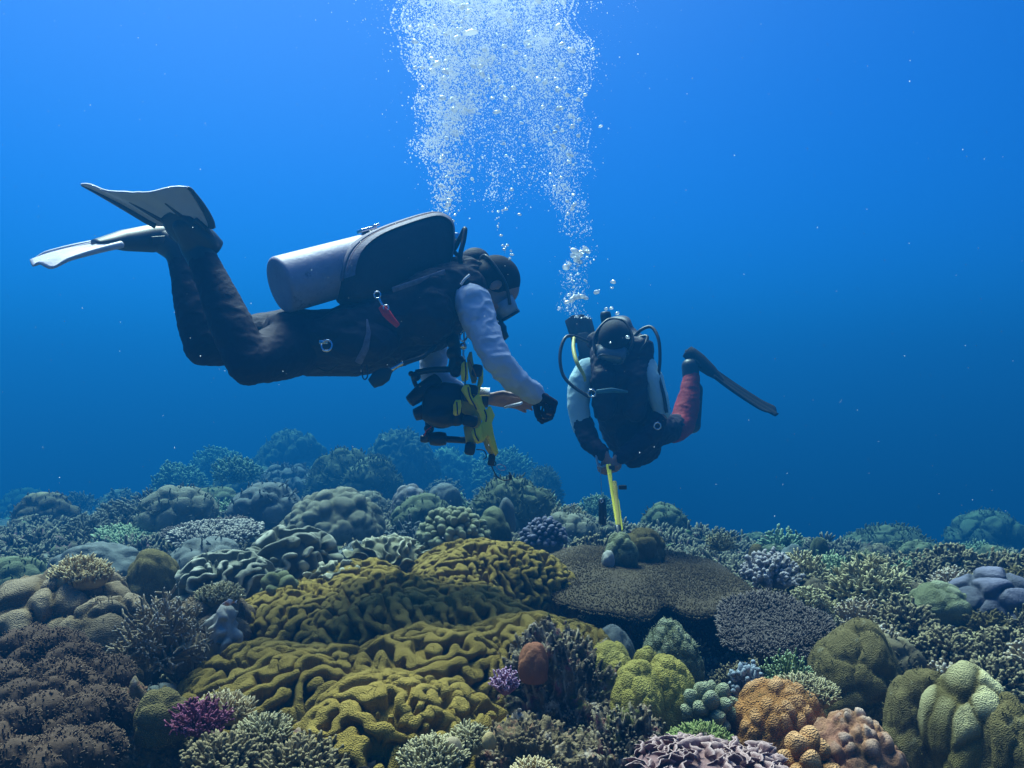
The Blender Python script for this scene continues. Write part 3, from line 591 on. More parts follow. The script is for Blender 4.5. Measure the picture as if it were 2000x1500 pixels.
# ---- right side
coral('branching_coral', 'mauve-grey lumpy branching coral touching the table coral rim', 'branching coral', bush(71, .12, .12, 90, 7, .010, .9), M_MAUVE, 1505, 1080, 3.3)
coral('branching_coral', 'cream branching coral right of the mauve one', 'branching coral', bush(72, .12, .12, 80, 7, .006, .7), M_CREAM, 1568, 1078, 3.35)
coral('boulder_coral', 'small brown knob with a pale green cap behind the cream coral', 'boulder coral', lobed(73, .045, .045, .11, 10, .12, 5), M_TEAL, 1600, 1049, 4.2)
coral('boulder_coral', 'tiny round brown coral knob just right of the table coral', 'boulder coral', lobed(74, .04, .04, .10, 0, .1, 4), M_OLIVEB, 1478, 1062, 4.0)
coral('boulder_coral', 'dusky purple lump behind the cream branching coral', 'boulder coral', lobed(75, .08, .07, .12, 16, .14, 4), M_BLUEG, 1548, 1062, 4.3)
coral('coral_mound', 'wide green bushy coral mound on the right skyline', 'coral mound', lobed(76, .34, .26, .26, 60, .2, 6, spikes=1400, sl=.02), M_TEAL, 1735, 1024, 5.2, phrase='the wide green bushy mound')
coral('coral_mound', 'hazy round dome of coral on the skyline near the right edge', 'coral mound', lobed(77, .25, .26, .28, 40, .16, 6, spikes=900, sl=.016), M_TEAL, 1925, 994, 6.0)
coral('branching_coral', 'rounded fine green bush before the hazy round dome', 'branching coral', bush(78, .145, .12, 240, 8, .005, .8), M_TEALB, 1905, 1060, 4.7)
coral('branching_coral', 'bright yellow-white branching coral at the centre of the right slope', 'branching coral', bush(79, .165, .15, 150, 9, .0065, .7, 1.1, sublen=.3), M_PALE, 1705, 1092, 3.15, phrase='the bright yellow-white branching coral')
coral('branching_coral', 'teal bushy coral behind the bright yellow-white one', 'branching coral', bush(80, .15, .13, 140, 7, .006, .7), M_TEALB, 1625, 1085, 3.8)
coral('branching_coral', 'blue bushy coral left of the blue-violet lobes', 'branching coral', bush(81, .17, .12, 150, 8, .006, .7), M_BLUB, 1830, 1115, 3.7)
coral('lobed_coral', 'blue-violet lobed coral at the right edge', 'lobed coral', lobed(82, .17, .14, .13, 26, .26, 6), M_BLUEL, 1948, 1112, 2.95, phrase='the blue-violet lobed coral')
coral('boulder_coral', 'flat green-grey coral hump beside the blue-violet lobes', 'boulder coral', lobed(83, .11, .1, .09, 34, .14, 5), M_GRNG, 1842, 1135, 2.95)
coral('table_coral', 'purple-grey bristly plate coral below the table coral', 'table coral', table(84, .155, .15, nb=2400, bl=.018, th=.0024, tilt=(.10, .30), edge=.12, lean=.5), M_TBLP, 1505, 1180, 2.42, phrase='the purple-grey plate coral')
coral('branching_coral', 'green branching coral with bright tips before the purple-grey plate', 'branching coral', bush(85, .075, .085, 42, 6, .0034, .7, .9, up=.6), M_GTIP, 1540, 1268, 2.1)
coral('boulder_coral', 'large olive-brown boulder coral with broad folds', 'boulder coral', lobed(86, .125, .14, .19, 30, .18, 6, rough=.12, flat=.5, spikes=260, sl=.006), M_OLIVEB, 1672, 1210, 2.2, phrase='the large olive-brown boulder coral')
coral('boulder_coral', 'tall yellow boulder coral with a sunlit-painted top near the lower right corner', 'boulder coral', lobed(87, .095, .11, .17, 34, .20, 6, rough=.16, flat=.5), M_SUNTOP, 1905, 1296, 1.85, phrase='the sunlit-painted boulder coral')
coral('boulder_coral', 'brown folded boulder coral left of the sunlit-painted one', 'boulder coral', lobed(88, .080, .09, .15, 26, .20, 6, rough=.16, flat=.7, spikes=260, sl=.006), M_OLIVEB, 1812, 1306, 1.95)
coral('boulder_coral', 'dim olive shoulder of coral in the lower right corner', 'boulder coral', lobed(89, .07, .09, .15, 26, .2, 6, rough=.16, flat=.7, spikes=260, sl=.006), M_OLIVEB, 1975, 1365, 1.75)
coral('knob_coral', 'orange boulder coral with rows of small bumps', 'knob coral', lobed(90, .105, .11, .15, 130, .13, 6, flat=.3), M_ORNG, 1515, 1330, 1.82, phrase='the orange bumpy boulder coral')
coral('branching_coral', 'pale yellow spiky tuft on the back of the orange boulder coral', 'branching coral', tuft(91, .085, .06, 480, .022, .0022, .5), M_CREAM, 1565, 1318, 1.86)
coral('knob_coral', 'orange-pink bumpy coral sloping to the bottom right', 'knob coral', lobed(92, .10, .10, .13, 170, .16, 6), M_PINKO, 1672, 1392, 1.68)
coral('knob_coral', 'small orange knob coral at the foot of the orange boulder', 'knob coral', knobs(93, .04, .04, .07, 14, .022, 4), M_ORNG, 1580, 1428, 1.6)
coral('boulder_coral', 'green-grey boulder coral with knobbly crown below the table coral', 'boulder coral', lobed(94, .085, .09, .13, 90, .13, 6, flat=.3, spikes=260, sl=.006), M_GRNG, 1308, 1208, 2.25)
coral('boulder_coral', 'smooth grey double lump behind the yellow coral', 'boulder coral', lobed(95, .06, .06, .1, 8, .14, 5), M_BLUEG, 1200, 1222, 2.3)
coral('boulder_coral', 'yellow lumpy boulder coral with its upper end on the rock outcrop', 'boulder coral', lobed(96, .068, .08, .12, 44, .13, 6, flat=.5), M_YEL, 1190, 1250, 2.02, phrase='the yellow lumpy coral')
coral('boulder_coral', 'yellow lumpy boulder coral in the middle of the yellow trio', 'boulder coral', lobed(97, .062, .08, .12, 44, .13, 6, flat=.5), M_YEL, 1240, 1290, 1.9)
coral('boulder_coral', 'yellow lumpy boulder coral nearest the green-grey lobes', 'boulder coral', lobed(98, .066, .08, .13, 44, .13, 6, flat=.5), M_YEL, 1310, 1284, 1.95)
coral('boulder_coral', 'small yellow lump behind the yellow trio', 'boulder coral', lobed(99, .032, .03, .06, 16, .16, 5), M_YEL, 1262, 1262, 2.1)
coral('lobed_coral', 'green-grey lobes between the yellow corals and the orange boulder', 'lobed coral', knobs(100, .045, .045, .07, 22, .019, 4), M_GRNG, 1388, 1332, 1.86)
coral('branching_coral', 'blue-grey stubby branching coral above the orange boulder', 'branching coral', bush(101, .05, .07, 34, 5, .007, .9), M_BLUB, 1460, 1296, 1.98)
coral('branching_coral', 'bright green fine bush at the bottom of the reef', 'branching coral', tuft(102, .065, .05, 500, .025, .0024, .6), M_GRN, 1368, 1414, 1.62)
coral('leafy_coral', 'mauve-pink leafy coral plates below the bright green bush', 'leafy coral', plates(103, .11, 120, .020), M_LEAFP, 1350, 1452, 1.52)
coral('leafy_coral', 'mauve-pink leafy coral plates before the orange boulder', 'leafy coral', plates(104, .07, 60, .019), M_LEAFP, 1465, 1462, 1.5)

# ---- rock outcrop in the middle and the lower left
coral('rock_outcrop', 'rugged encrusted rock outcrop rising beside the leather coral', 'rock', rocky(110, .20, .17, .30, 7, .20, .05), M_ROCK, 1105, 1222, 1.98, phrase='the rugged rock outcrop')
coral('rock_outcrop', 'crumbly rock shoulder running down right of the outcrop', 'rock', rocky(111, .13, .12, .20, 6, .22, .06), M_ROCK, 1225, 1385, 1.72)
coral('rock_outcrop', 'pale sandy-crusted rock at the foot of the outcrop', 'rock', rocky(112, .13, .11, .13, 6, .2, .05), M_ROCK2, 1030, 1415, 1.66)
coral('boulder_coral', 'red-brown smooth coral lump on the rock outcrop', 'boulder coral', lobed(113, .034, .035, .06, 10, .10, 5), M_RED, 1043, 1256, 1.84)
coral('branching_coral', 'small pink-violet branching coral on the left face of the outcrop', 'branching coral', bush(114, .034, .036, 50, 6, .0022, .7), M_VIO, 987, 1306, 1.74)
coral('soft_coral', 'small yellow ball on the pale rock below the outcrop', 'soft coral', lobed(115, .014, .014, .02, 0, .1, 4), M_GOLD, 955, 1430, 1.55)
coral('sponge', 'small brown ball between the two cream tufts', 'sponge', lobed(116, .021, .021, .035, 0, .1, 4), M_BRBR, 882, 1440, 1.53)
coral('branching_coral', 'large cream spiky tuft at the bottom left of the brown ball', 'branching coral', tuft(117, .062, .05, 300, .024, .0024, .6), M_CREAM, 845, 1440, 1.52)
coral('branching_coral', 'small cream spiky tuft right of the brown ball', 'branching coral', tuft(118, .034, .03, 160, .022, .0022, .7), M_CREAM, 915, 1412, 1.58)
coral('branching_coral', 'orange-cream spiky coral cut by the bottom edge', 'branching coral', tuft(119, .042, .04, 240, .018, .0022, .6), M_GOLD, 1040, 1484, 1.48)
coral('rock_outcrop', 'crusted boulder at the lower left with a smooth olive hump', 'rock', rocky(120, .12, .11, .17, 6, .16, .03), M_ROCK2, 280, 1352, 1.72, phrase='the crusted boulder at the lower left')
coral('boulder_coral', 'smooth olive hump on the crusted boulder at the lower left', 'boulder coral', lobed(121, .05, .05, .07, 8, .16, 5), M_OLIVEB, 318, 1345, 1.66)
coral('branching_coral', 'magenta branching coral at the lower left', 'branching coral', bush(122, .062, .055, 90, 7, .0026, .7), M_MAG, 392, 1366, 1.6, phrase='the magenta branching coral')
coral('branching_coral', 'tan spiky tuft behind the magenta coral', 'branching coral', tuft(123, .055, .04, 260, .028, .0022, .5), M_GOLD, 440, 1352, 1.7)
coral('stubby_coral', 'crumpled tan stubby coral below the magenta one', 'stubby coral', bush(124, .075, .05, 170, 5, .0040, .9, sublen=.16), M_LEAFG, 430, 1440, 1.5)
coral('branching_coral', 'cream spiky tuft right of the crumpled tan coral', 'branching coral', tuft(125, .05, .04, 200, .026, .0024, .5), M_CREAM, 515, 1395, 1.62)
coral('stubby_coral', 'dark crumpled stubby coral under the lowest leather colony', 'stubby coral', bush(126, .10, .06, 190, 5, .0040, .9, sublen=.16), M_LEAFG, 580, 1450, 1.52)
coral('rock_outcrop', 'dark rubble rock beneath the lowest leather colony', 'rock', rocky(127, .22, .14, .12, 6, .2, .06), M_ROCK, 650, 1440, 1.62)

# ---- the thicket and the small corals between: a few shapes of each kind, copied
PROTO = {}
def proto(kind, seed):
    k = (kind, seed)
    if k in PROTO: return PROTO[k]
    if kind == 'bush': mb, n = bush(200 + seed, .10, .095, 46, 6, .0060, .7), 'branching_coral'
    elif kind == 'stub': mb, n = bush(220 + seed, .10, .08, 90, 6, .0062, .85, sublen=.18), 'stubby_coral'
    elif kind == 'lump': mb, n = lobed(240 + seed, .10, .10, .10, 40, .2, 5, spikes=160, sl=.011), 'lumpy_coral'
    elif kind == 'tuft': mb, n = tuft(260 + seed, .10, .09, 240, .035, .004, .6), 'spiky_coral'
    elif kind == 'plate': mb, n = table(280 + seed, .11, .10, nb=420, bl=.02, th=.0036, tilt=(.05, .15)), 'plate_coral'
    PROTO[k] = (mb, n); return PROTO[k]
_pm = {}
def pmesh(kind, seed, mat):
    k = (kind, seed, mat.name)
    if k not in _pm: mb, n = proto(kind, seed); _pm[k] = (mb.mesh(n, mat), n)
    return _pm[k]
FILL = []
rnd = random.Random(5)
USEDL = set()
KW = {'bush': 'branching coral', 'stub': 'stubby coral', 'lump': 'lumpy coral', 'tuft': 'spiky coral', 'plate': 'plate coral'}
MW = {'branch_dark': 'dark', 'branch_pale': 'yellowish', 'branch_cream': 'cream', 'branch_mauve': 'mauve-grey', 'branch_far_green': 'green', 'branch_blue': 'blue',
      'boulder_green': 'green', 'boulder_grey': 'grey', 'boulder_tan': 'tan', 'boulder_bluegrey': 'blue-grey', 'boulder_olive': 'olive', 'branch_brown': 'brown',
      'table_purple_grey': 'purple-grey', 'table_white_tip': 'white-tipped', 'branch_gold': 'golden'}
HERO = [(c[0], c[1], c[2], c[3] if c[3].startswith('the ') else 'the ' + c[3]) for c in CORALS if len(c[3].split()) <= 9 and ' leftmost' not in c[3]]
def describe(kind, mat, x, y, s):
    size = 'small' if s < .95 else 'broad' if s > 1.6 else 'medium'
    def short(ph): return ph if ph.startswith('the ') else 'the ' + ph
    cand = sorted(HERO, key=lambda c: (c[0] - x) ** 2 + (c[1] - y) ** 2)
    cand = [c for c in cand if c[3].startswith('the ')][:14]
    for c in cand:
        dx, dy = x - c[0], y - c[1]
        side = ('just ' if math.hypot(dx, dy) < c[2] * 1.3 + .12 else '') + ('right of ' if dx > abs(dy) else 'left of ' if -dx > abs(dy) else 'behind ' if dy > 0 else 'in front of ')
        lab = f'{size} {MW[mat.name]} {KW[kind]} {side}{c[3]}'
        if len(lab.split()) > 16: lab = lab.replace('medium ', '').replace('broad ', '')
        if len(lab.split()) <= 16 and lab not in USEDL: USEDL.add(lab); return lab, None
    return f'{size} {MW[mat.name]} {KW[kind]} {side}{cand[-1][3]}', f'{MW[mat.name]} {KW[kind]}s {side}{cand[-1][3]}'
def fill(n, x0, x1, y0, y1, kinds, mats, s0, s1, clear=.75, lift=.05, tries=40, seed=0):
    rr = random.Random(seed)
    for _ in range(n):
        for _t in range(tries):
            y = rr.uniform(y0, y1); x = rr.uniform(x0, x1) * (y if abs(x0) < 3 and abs(x1) < 3 else 1)
            k_ = kfar(y); s = rr.uniform(s0, s1) * k_; x *= k_; y *= k_; r = .1 * s
            if all((x - c[0]) ** 2 + (y - c[1]) ** 2 > (clear * (r + c[2])) ** 2 for c in CORALS): break
        else: continue
        k = rr.choice(kinds); m = rr.choice(mats); m = M_TEAL if (k == 'lump' and m is M_TEALB) else m; me, nm = pmesh(k, rr.randrange(3), m)
        z = float(ground_z(x, y)); o = link(nm, me); place(o, (x, y, z + lift * s * rr.uniform(.2, 1.2)), rr.uniform(0, 6.28), s)
        o.rotation_euler.x = rr.uniform(-.15, .15); lab, g = describe(k, m, x, y, s); tag(o, lab, KW[k], g or None)
        CORALS.append((x, y, r, lab))
# x ranges are slopes x/y (so a fan in front of the camera)
fill(64, .27, .66, 2.25, 3.3, ['bush', 'stub', 'stub', 'lump'], [M_DKB, M_PALE, M_DKB, M_DKB, M_OLIVEB, M_BRBR], .6, 1.2, .55, .10, seed=1)
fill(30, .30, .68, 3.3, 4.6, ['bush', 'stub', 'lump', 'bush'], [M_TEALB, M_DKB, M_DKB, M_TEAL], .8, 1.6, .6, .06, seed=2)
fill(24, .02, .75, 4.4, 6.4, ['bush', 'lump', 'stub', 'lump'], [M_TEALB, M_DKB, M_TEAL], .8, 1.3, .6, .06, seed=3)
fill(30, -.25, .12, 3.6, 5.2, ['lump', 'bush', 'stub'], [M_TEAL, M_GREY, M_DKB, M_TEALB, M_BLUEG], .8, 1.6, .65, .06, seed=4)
fill(50, -.66, -.1, 3.4, 6.8, ['bush', 'lump', 'lump', 'stub', 'plate', 'lump'], [M_TEALB, M_DKB, M_GREY, M_TEAL, M_BLUEG], .8, 1.8, .6, .06, seed=5)
fill(30, -.66, .1, 6.0, 8.5, ['bush', 'lump', 'stub'], [M_TEALB, M_TEAL, M_DKB], 1.4, 2.6, .6, .06, seed=6)
fill(26, -.62, -.28, 2.1, 3.4, ['lump', 'bush', 'stub'], [M_TAN, M_BLUEG, M_DKB, M_BRBR], .6, 1.2, .6, .06, seed=7)
fill(44, -.62, .62, 1.45, 2.1, ['stub', 'bush', 'lump', 'lump'], [M_DKB, M_BRBR, M_DKB, M_OLIVEB], .35, .75, .6, .06, seed=8)
fill(18, .1, .4, 1.95, 2.35, ['stub', 'bush', 'lump'], [M_DKB, M_BRBR, M_OLIVEB], .4, .8, .6, .06, seed=9)

# ---- broken branchlets and rubble over the reef floor: nobody could count it
def rubble():
    rg = np.random.default_rng(77); mb = MB()
    K = 42000; y = 1.25 + 6.5 * rg.uniform(0, 1, K) ** 1.6; x = rg.uniform(-.68, .68, K) * y; z = ground_z(x, y)
    p = np.stack([x, y, z], 1); nz = .06 * fsin(np.stack([x, y, 0 * x], 1), .9, 1, 3) + .045 * fsin(np.stack([x, y, 0 * x], 1), 3.5, 2, 3); p[:, 2] += nz
    s = (.012 + .012 * rg.uniform(0, 1, K)) * (.6 + y * .28); d = norm(rg.normal(size=(K, 3)) * .8 + np.array([0, 0, 1.1])); s = s[:, None]
    mb.add(*cones(p - d * s * .2, p + d * s * rg.uniform(.8, 2.2, (K, 1)), s[:, 0] * .34, s[:, 0] * .16, 4))
    v, f = ico(1); K2 = 7000; y = 1.25 + 6.5 * rg.uniform(0, 1, K2) ** 1.5; x = rg.uniform(-.68, .68, K2) * y
    z = ground_z(x, y) + .06 * fsin(np.stack([x, y, 0 * x], 1), .9, 1, 3) + .045 * fsin(np.stack([x, y, 0 * x], 1), 3.5, 2, 3)
    sz = rg.uniform(.008, .028, K2) * (.6 + y * .25); V = v[None] * (sz[:, None, None] * rg.uniform(.6, 1.3, (K2, len(v), 1))) + np.stack([x, y, z], 1)[:, None]
    mb.add(V.reshape(-1, 3), None, (f[None] + (np.arange(K2) * len(v))[:, None, None]).reshape(-1, 3), np.tile(.2 + .3 * v[:, 2], K2))
    # low turf of stubby growth: little fans of branchlets from one foot
    K3 = 5200; y = 1.3 + 5.2 * rg.uniform(0, 1, K3) ** 1.4; x = rg.uniform(-.68, .68, K3) * y; q0 = np.stack([x, y, 0 * x], 1); z = ground_z(x, y) + .06 * fsin(q0, .9, 1, 3) + .045 * fsin(q0, 3.5, 2, 3)
    c = np.stack([x, y, z], 1); m_ = 11; ci = np.repeat(c, m_, 0); L = np.repeat(.022 + .035 * rg.uniform(0, 1, K3) ** 2, m_) * (.5 + ci[:, 1] * .22); dd = norm(rg.normal(size=(K3 * m_, 3)) * .65 + np.array([0, 0, 1.0])); b0 = ci + dd * (L * .25)[:, None]
    mb.add(*cones(b0, ci + dd * L[:, None], L * .13, L * .07, 4))
    m = pmat('rubble', (0.045, 0.04, 0.025), .9, (0.13, 0.115, 0.07), 7, .4, 80, tip=(0.30, 0.27, 0.17), tip_pos=(.6, 1.0), blotch=[((0.13, 0.05, 0.06), 9, .25), ((0.10, 0.14, 0.05), 6, .15)])
    o = mb.build('coral_rubble', m); tag(o, 'broken coral branchlets and rubble covering the reef floor', 'coral rubble', kind='stuff')
rubble()
# ------------------------------------------------------------------ figure helpers
def V3(v): return np.array(v[:], float)
def frame_axes(d, side):
    d = norm(d); side = norm(side - d * (side @ d)); return d, side, np.cross(d, side)
def loft(mb, pts, ra, rb, side, n=24, caps=True, power=1.0, A=0.0):
    """rings of elliptical section along pts (ra along side, rb across), closed with domed ends"""
    pts = [V3(p) for p in pts]; side = V3(side); K = len(pts); rings = []; th = np.arange(n) / n * 2 * PI
    c, s = np.cos(th), np.sin(th); c = np.sign(c) * np.abs(c) ** power; s = np.sign(s) * np.abs(s) ** power
    def ring(p, t, a, b):
        d, e, f = frame_axes(t, side); return p + np.outer(c * a, e) + np.outer(s * b, f)
    T = [norm(pts[min(i + 1, K - 1)] - pts[max(i - 1, 0)]) for i in range(K)]
    if caps:
        for q in (1.0, .85, .5): rings.append(ring(pts[0] - T[0] * min(ra[0], rb[0]) * math.sqrt(1 - (1 - q) ** 2) * .9, T[0], ra[0] * math.sqrt(max(1e-4, 1 - q ** 2)), rb[0] * math.sqrt(max(1e-4, 1 - q ** 2))))
    for i in range(K): rings.append(ring(pts[i], T[i], ra[i], rb[i]))
    if caps:
        for q in (.5, .85, 1.0): rings.append(ring(pts[-1] + T[-1] * min(ra[-1], rb[-1]) * math.sqrt(1 - (1 - q) ** 2) * .9, T[-1], ra[-1] * math.sqrt(max(1e-4, 1 - q ** 2)), rb[-1] * math.sqrt(max(1e-4, 1 - q ** 2))))
    N = len(rings); V = np.concatenate(rings); i = np.arange(n); j = (i + 1) % n
    Q = np.concatenate([np.stack([k * n + i, k * n + j, (k + 1) * n + j, (k + 1) * n + i], 1) for k in range(N - 1)])
    ca = len(V); V = np.concatenate([V, rings[0].mean(0)[None], rings[-1].mean(0)[None]])
    T3 = np.concatenate([np.stack([j, i, np.full(n, ca)], 1), np.stack([(N - 1) * n + i, (N - 1) * n + j, np.full(n, ca + 1)], 1)])
    mb.add(V, Q, T3, np.full(len(V), A)); return mb
def smooth_path(pts, m=8):
    pts = [V3(p) for p in pts]; out = []
    for i in range(len(pts) - 1):
        p0 = pts[max(i - 1, 0)]; p1 = pts[i]; p2 = pts[i + 1]; p3 = pts[min(i + 2, len(pts) - 1)]
        for k in range(m):
            t = k / m; out.append(.5 * ((2 * p1) + (-p0 + p2) * t + (2 * p0 - 5 * p1 + 4 * p2 - p3) * t * t + (-p0 + 3 * p1 - 3 * p2 + p3) * t ** 3))
    out.append(pts[-1]); return out
def tube(mb, pts, r, n=10, m=8, side=(0.3, 1, 0.2)):
    """a hose or cord through the points, frames carried along so it never twists shut"""
    path = smooth_path(pts, m) if m > 1 else [V3(p) for p in pts]; K = len(path); rr = np.interp(np.linspace(0, 1, K), np.linspace(0, 1, len(r)), r) if hasattr(r, '__len__') else np.full(K, r)
    th = np.arange(n) / n * 2 * PI; e = norm(np.cross(norm(path[1] - path[0]), np.array(side, float))); V = []
    for i in range(K):
        t = norm(path[min(i + 1, K - 1)] - path[max(i - 1, 0)]); e = norm(e - t * (e @ t)); f = np.cross(t, e)
        V.append(path[i] + rr[i] * (np.outer(np.cos(th), e) + np.outer(np.sin(th), f)))
    V = np.concatenate(V + [path[0][None], path[-1][None]]); i = np.arange(n); j = (i + 1) % n
    Q = np.concatenate([np.stack([k * n + i, k * n + j, (k + 1) * n + j, (k + 1) * n + i], 1) for k in range(K - 1)])
    T3 = np.concatenate([np.stack([j, i, np.full(n, K * n)], 1), np.stack([(K - 1) * n + i, (K - 1) * n + j, np.full(n, K * n + 1)], 1)])
    mb.add(V, Q, T3); return mb
def ball(mb, c, r, res=3, ax=None, A=0.0):
    v, f = ico(res); c = V3(c)
    if ax is None: V = v * np.array(r if hasattr(r, '__len__') else (r, r, r)) + c
    else: V = (v * np.array(r)) @ np.array([V3(a) for a in ax]) + c        # ax: three unit axes for the three radii
    mb.add(V, None, f, np.full(len(V), A)); return mb
def capsule(mb, pts, rad, res=2, n=12):
    pts = [V3(p) for p in pts]
    for p, r in zip(pts, rad): ball(mb, p, r, res)
    for i in range(len(pts) - 1):
        d = pts[i + 1] - pts[i]
        if np.linalg.norm(d) > 1e-5: loft(mb, [pts[i], pts[i + 1]], [rad[i], rad[i + 1]], [rad[i], rad[i + 1]], np.array([.37, .71, .6]), n, caps=False)
    return mb
def box(mb, c, ax, h, bev=0.15, A=0.0):
    """a rounded box: centre, three axes, half sizes"""
    bm = bmesh.new(); bmesh.ops.create_cube(bm, size=2.0)
    for v in bm.verts: v.co = Vector((v.co.x * h[0], v.co.y * h[1], v.co.z * h[2]))
    bmesh.ops.bevel(bm, geom=bm.edges[:], offset=min(h) * bev * 2, segments=3, affect='EDGES', profile=.5)
    bmesh.ops.triangulate(bm, faces=bm.faces[:])
    V = np.array([v.co[:] for v in bm.verts]); Fc = np.array([[x.index for x in f.verts] for f in bm.faces]); bm.free()
    V = V @ np.array([V3(a) for a in ax]) + V3(c); mb.add(V, None, Fc, np.full(len(V), A)); return mb
def prism(mb, poly, nrm, th, bev=.3, A=0.0):
    """a closed outline (3-D points in a plane) given thickness th along nrm, edges rounded"""
    bm = bmesh.new(); vs = [bm.verts.new(Vector(V3(p) - V3(nrm) * th / 2)) for p in poly]; f = bm.faces.new(vs); bm.normal_update()
    r = bmesh.ops.extrude_face_region(bm, geom=[f]); nv = [e for e in r['geom'] if isinstance(e, bmesh.types.BMVert)]
    bmesh.ops.translate(bm, vec=Vector(V3(nrm) * th), verts=nv); bmesh.ops.recalc_face_normals(bm, faces=bm.faces[:])
    if bev:
        bm.edges.ensure_lookup_table(); es = [e for e in bm.edges if len(e.link_faces) == 2 and e.calc_face_angle(0) > .5 and any(len(q.verts) > 4 for q in e.link_faces)]
        bmesh.ops.bevel(bm, geom=es, offset=th * bev, segments=3, affect='EDGES', profile=.5, clamp_overlap=True)
    bmesh.ops.triangulate(bm, faces=bm.faces[:])
    V = np.array([v.co[:] for v in bm.verts]); Fc = np.array([[x.index for x in q.verts] for q in bm.faces]); bm.free()
    mb.add(V, None, Fc, np.full(len(V), A)); return mb
def fused(mb, name, mat, root, voxel=.006, smooth=5, wrinkle=0.0, wscale=14, seed=0, cloth=None):
    """voxel-merge the overlapping pieces into one continuous skin"""
    me = mb.mesh(name, None, True); o = link('tmp', me)
    r = o.modifiers.new('r', 'REMESH'); r.mode = 'VOXEL'; r.voxel_size = voxel; r.use_smooth_shade = True
    s = o.modifiers.new('s', 'SMOOTH'); s.iterations = smooth; s.factor = .5
    dg = bpy.context.evaluated_depsgraph_get(); dg.update(); ev = o.evaluated_get(dg); m2 = bpy.data.meshes.new_from_object(ev)
    bpy.data.objects.remove(o); m2.name = name; m2.materials.clear(); m2.materials.append(mat)
    n = len(m2.vertices); co = np.empty(n * 3, np.float32); m2.vertices.foreach_get('co', co); co = co.reshape(-1, 3).astype(float)
    if wrinkle:
        nr = np.empty(n * 3, np.float32); m2.vertices.foreach_get('normal', nr); nr = nr.reshape(-1, 3)
        w_ = fsin(co * np.array([1, 1, 1.3]), wscale, seed, 3); ridge = 1 - np.abs(w_) * 2.2
        co = co + nr * (wrinkle * np.clip(ridge, -.4, 1))[:, None]
    co -= V3(root.location); m2.vertices.foreach_set('co', co.astype(np.float32).ravel())
    m2.polygons.foreach_set('use_smooth', np.ones(len(m2.polygons), bool)); m2.update()
    return link(name, m2, root)
def part(mb, name, mat, root, parent=None, smooth=True):
    """mesh given in world coordinates, stored relative to its thing's base"""
    o = mb.mesh(name, mat, smooth); n = len(o.vertices); co = np.empty(n * 3, np.float32); o.vertices.foreach_get('co', co); co = co.reshape(-1, 3) - V3(root.location)
    o.vertices.foreach_set('co', co.astype(np.float32).ravel()); o.update(); return link(name, o, parent or root)
def hand(mb, w, d, n, curl=.5, side=1, s=1.0, grow=1.0, spread=.12):
    """palm and five fingers: w wrist, d finger direction, n the way the palm faces"""
    w = V3(w); d = norm(V3(d)); n = V3(n); n = norm(n - d * (n @ d)); l = np.cross(n, d) * side
    offs = (-.030, -.010, .010, .029); lens = ((.042, .026, .021), (.047, .030, .023), (.043, .028, .022), (.034, .021, .019)); g = grow
    for k, (o, L) in enumerate(zip(offs, lens)):
        kn = w + (d * (.088 - abs(k - 1) * .004) + l * o) * s
        capsule(mb, [w + l * o * .55 * s + d * .01 * s, kn], [.015 * s * g, .0125 * s * g])
        p = kn; a = curl * (.75 + .1 * k); dd = norm(d + l * (o * 4) * spread * 2); pts = [p]; ang = 0
        for j, q in enumerate(L):
            ang += a * (1.0, 1.15, .75)[j]; v = dd * math.cos(ang) + n * math.sin(ang); p = p + v * q * s; pts.append(p)
        capsule(mb, pts, [.0105 * s * g, .0092 * s * g, .0084 * s * g, .0070 * s * g])
    ball(mb, w + d * .05 * s, .001 + .022 * s * g, 2, None)
    t0 = w + (d * .022 - l * .022) * s; t1 = t0 + (d * .030 - l * .026 + n * .012) * s; t2 = t1 + (d * .030 - l * .010 + n * .014 * (1 + curl)) * s; t3 = t2 + (d * .024 + n * .012 * curl + l * .006 * curl) * s
    capsule(mb, [w + d * .02 * s, t0, t1, t2, t3], [.014 * s * g, .014 * s * g, .0125 * s * g, .0102 * s * g, .0085 * s * g])
def head(mb, c, up, face, s=1.0):
    """skull, jaw, brow, nose, lips, ears; up = crown direction, face = looking direction"""
    c = V3(c); f = norm(V3(face)); u = V3(up); u = norm(u - f * (u @ f)); l = np.cross(u, f)
    def b(fx, lx, ux, r, res=3): ball(mb, c + (f * fx + l * lx + u * ux) * s, [q * s for q in r], res, (f, l, u))
    b(-.012, 0, .030, (.098, .077, .088)); b(.020, 0, -.035, (.066, .062, .080)); b(.045, 0, -.078, (.040, .042, .032)); b(.072, 0, .018, (.020, .052, .014), 2)
    for k in range(5): b(.086 + .005 * k, 0, .012 - .011 * k, (.012, .009 + .002 * k, .010), 2)
    b(.098, 0, -.036, (.016, .015, .010), 2); b(.080, 0, -.062, (.014, .026, .007), 2); b(.080, 0, -.074, (.014, .024, .008), 2)
    for sg in (-1, 1): b(-.008, .078 * sg, -.008, (.018, .009, .032), 2); b(.055, .046 * sg, -.022, (.026, .022, .026), 2)
    return f, l, u
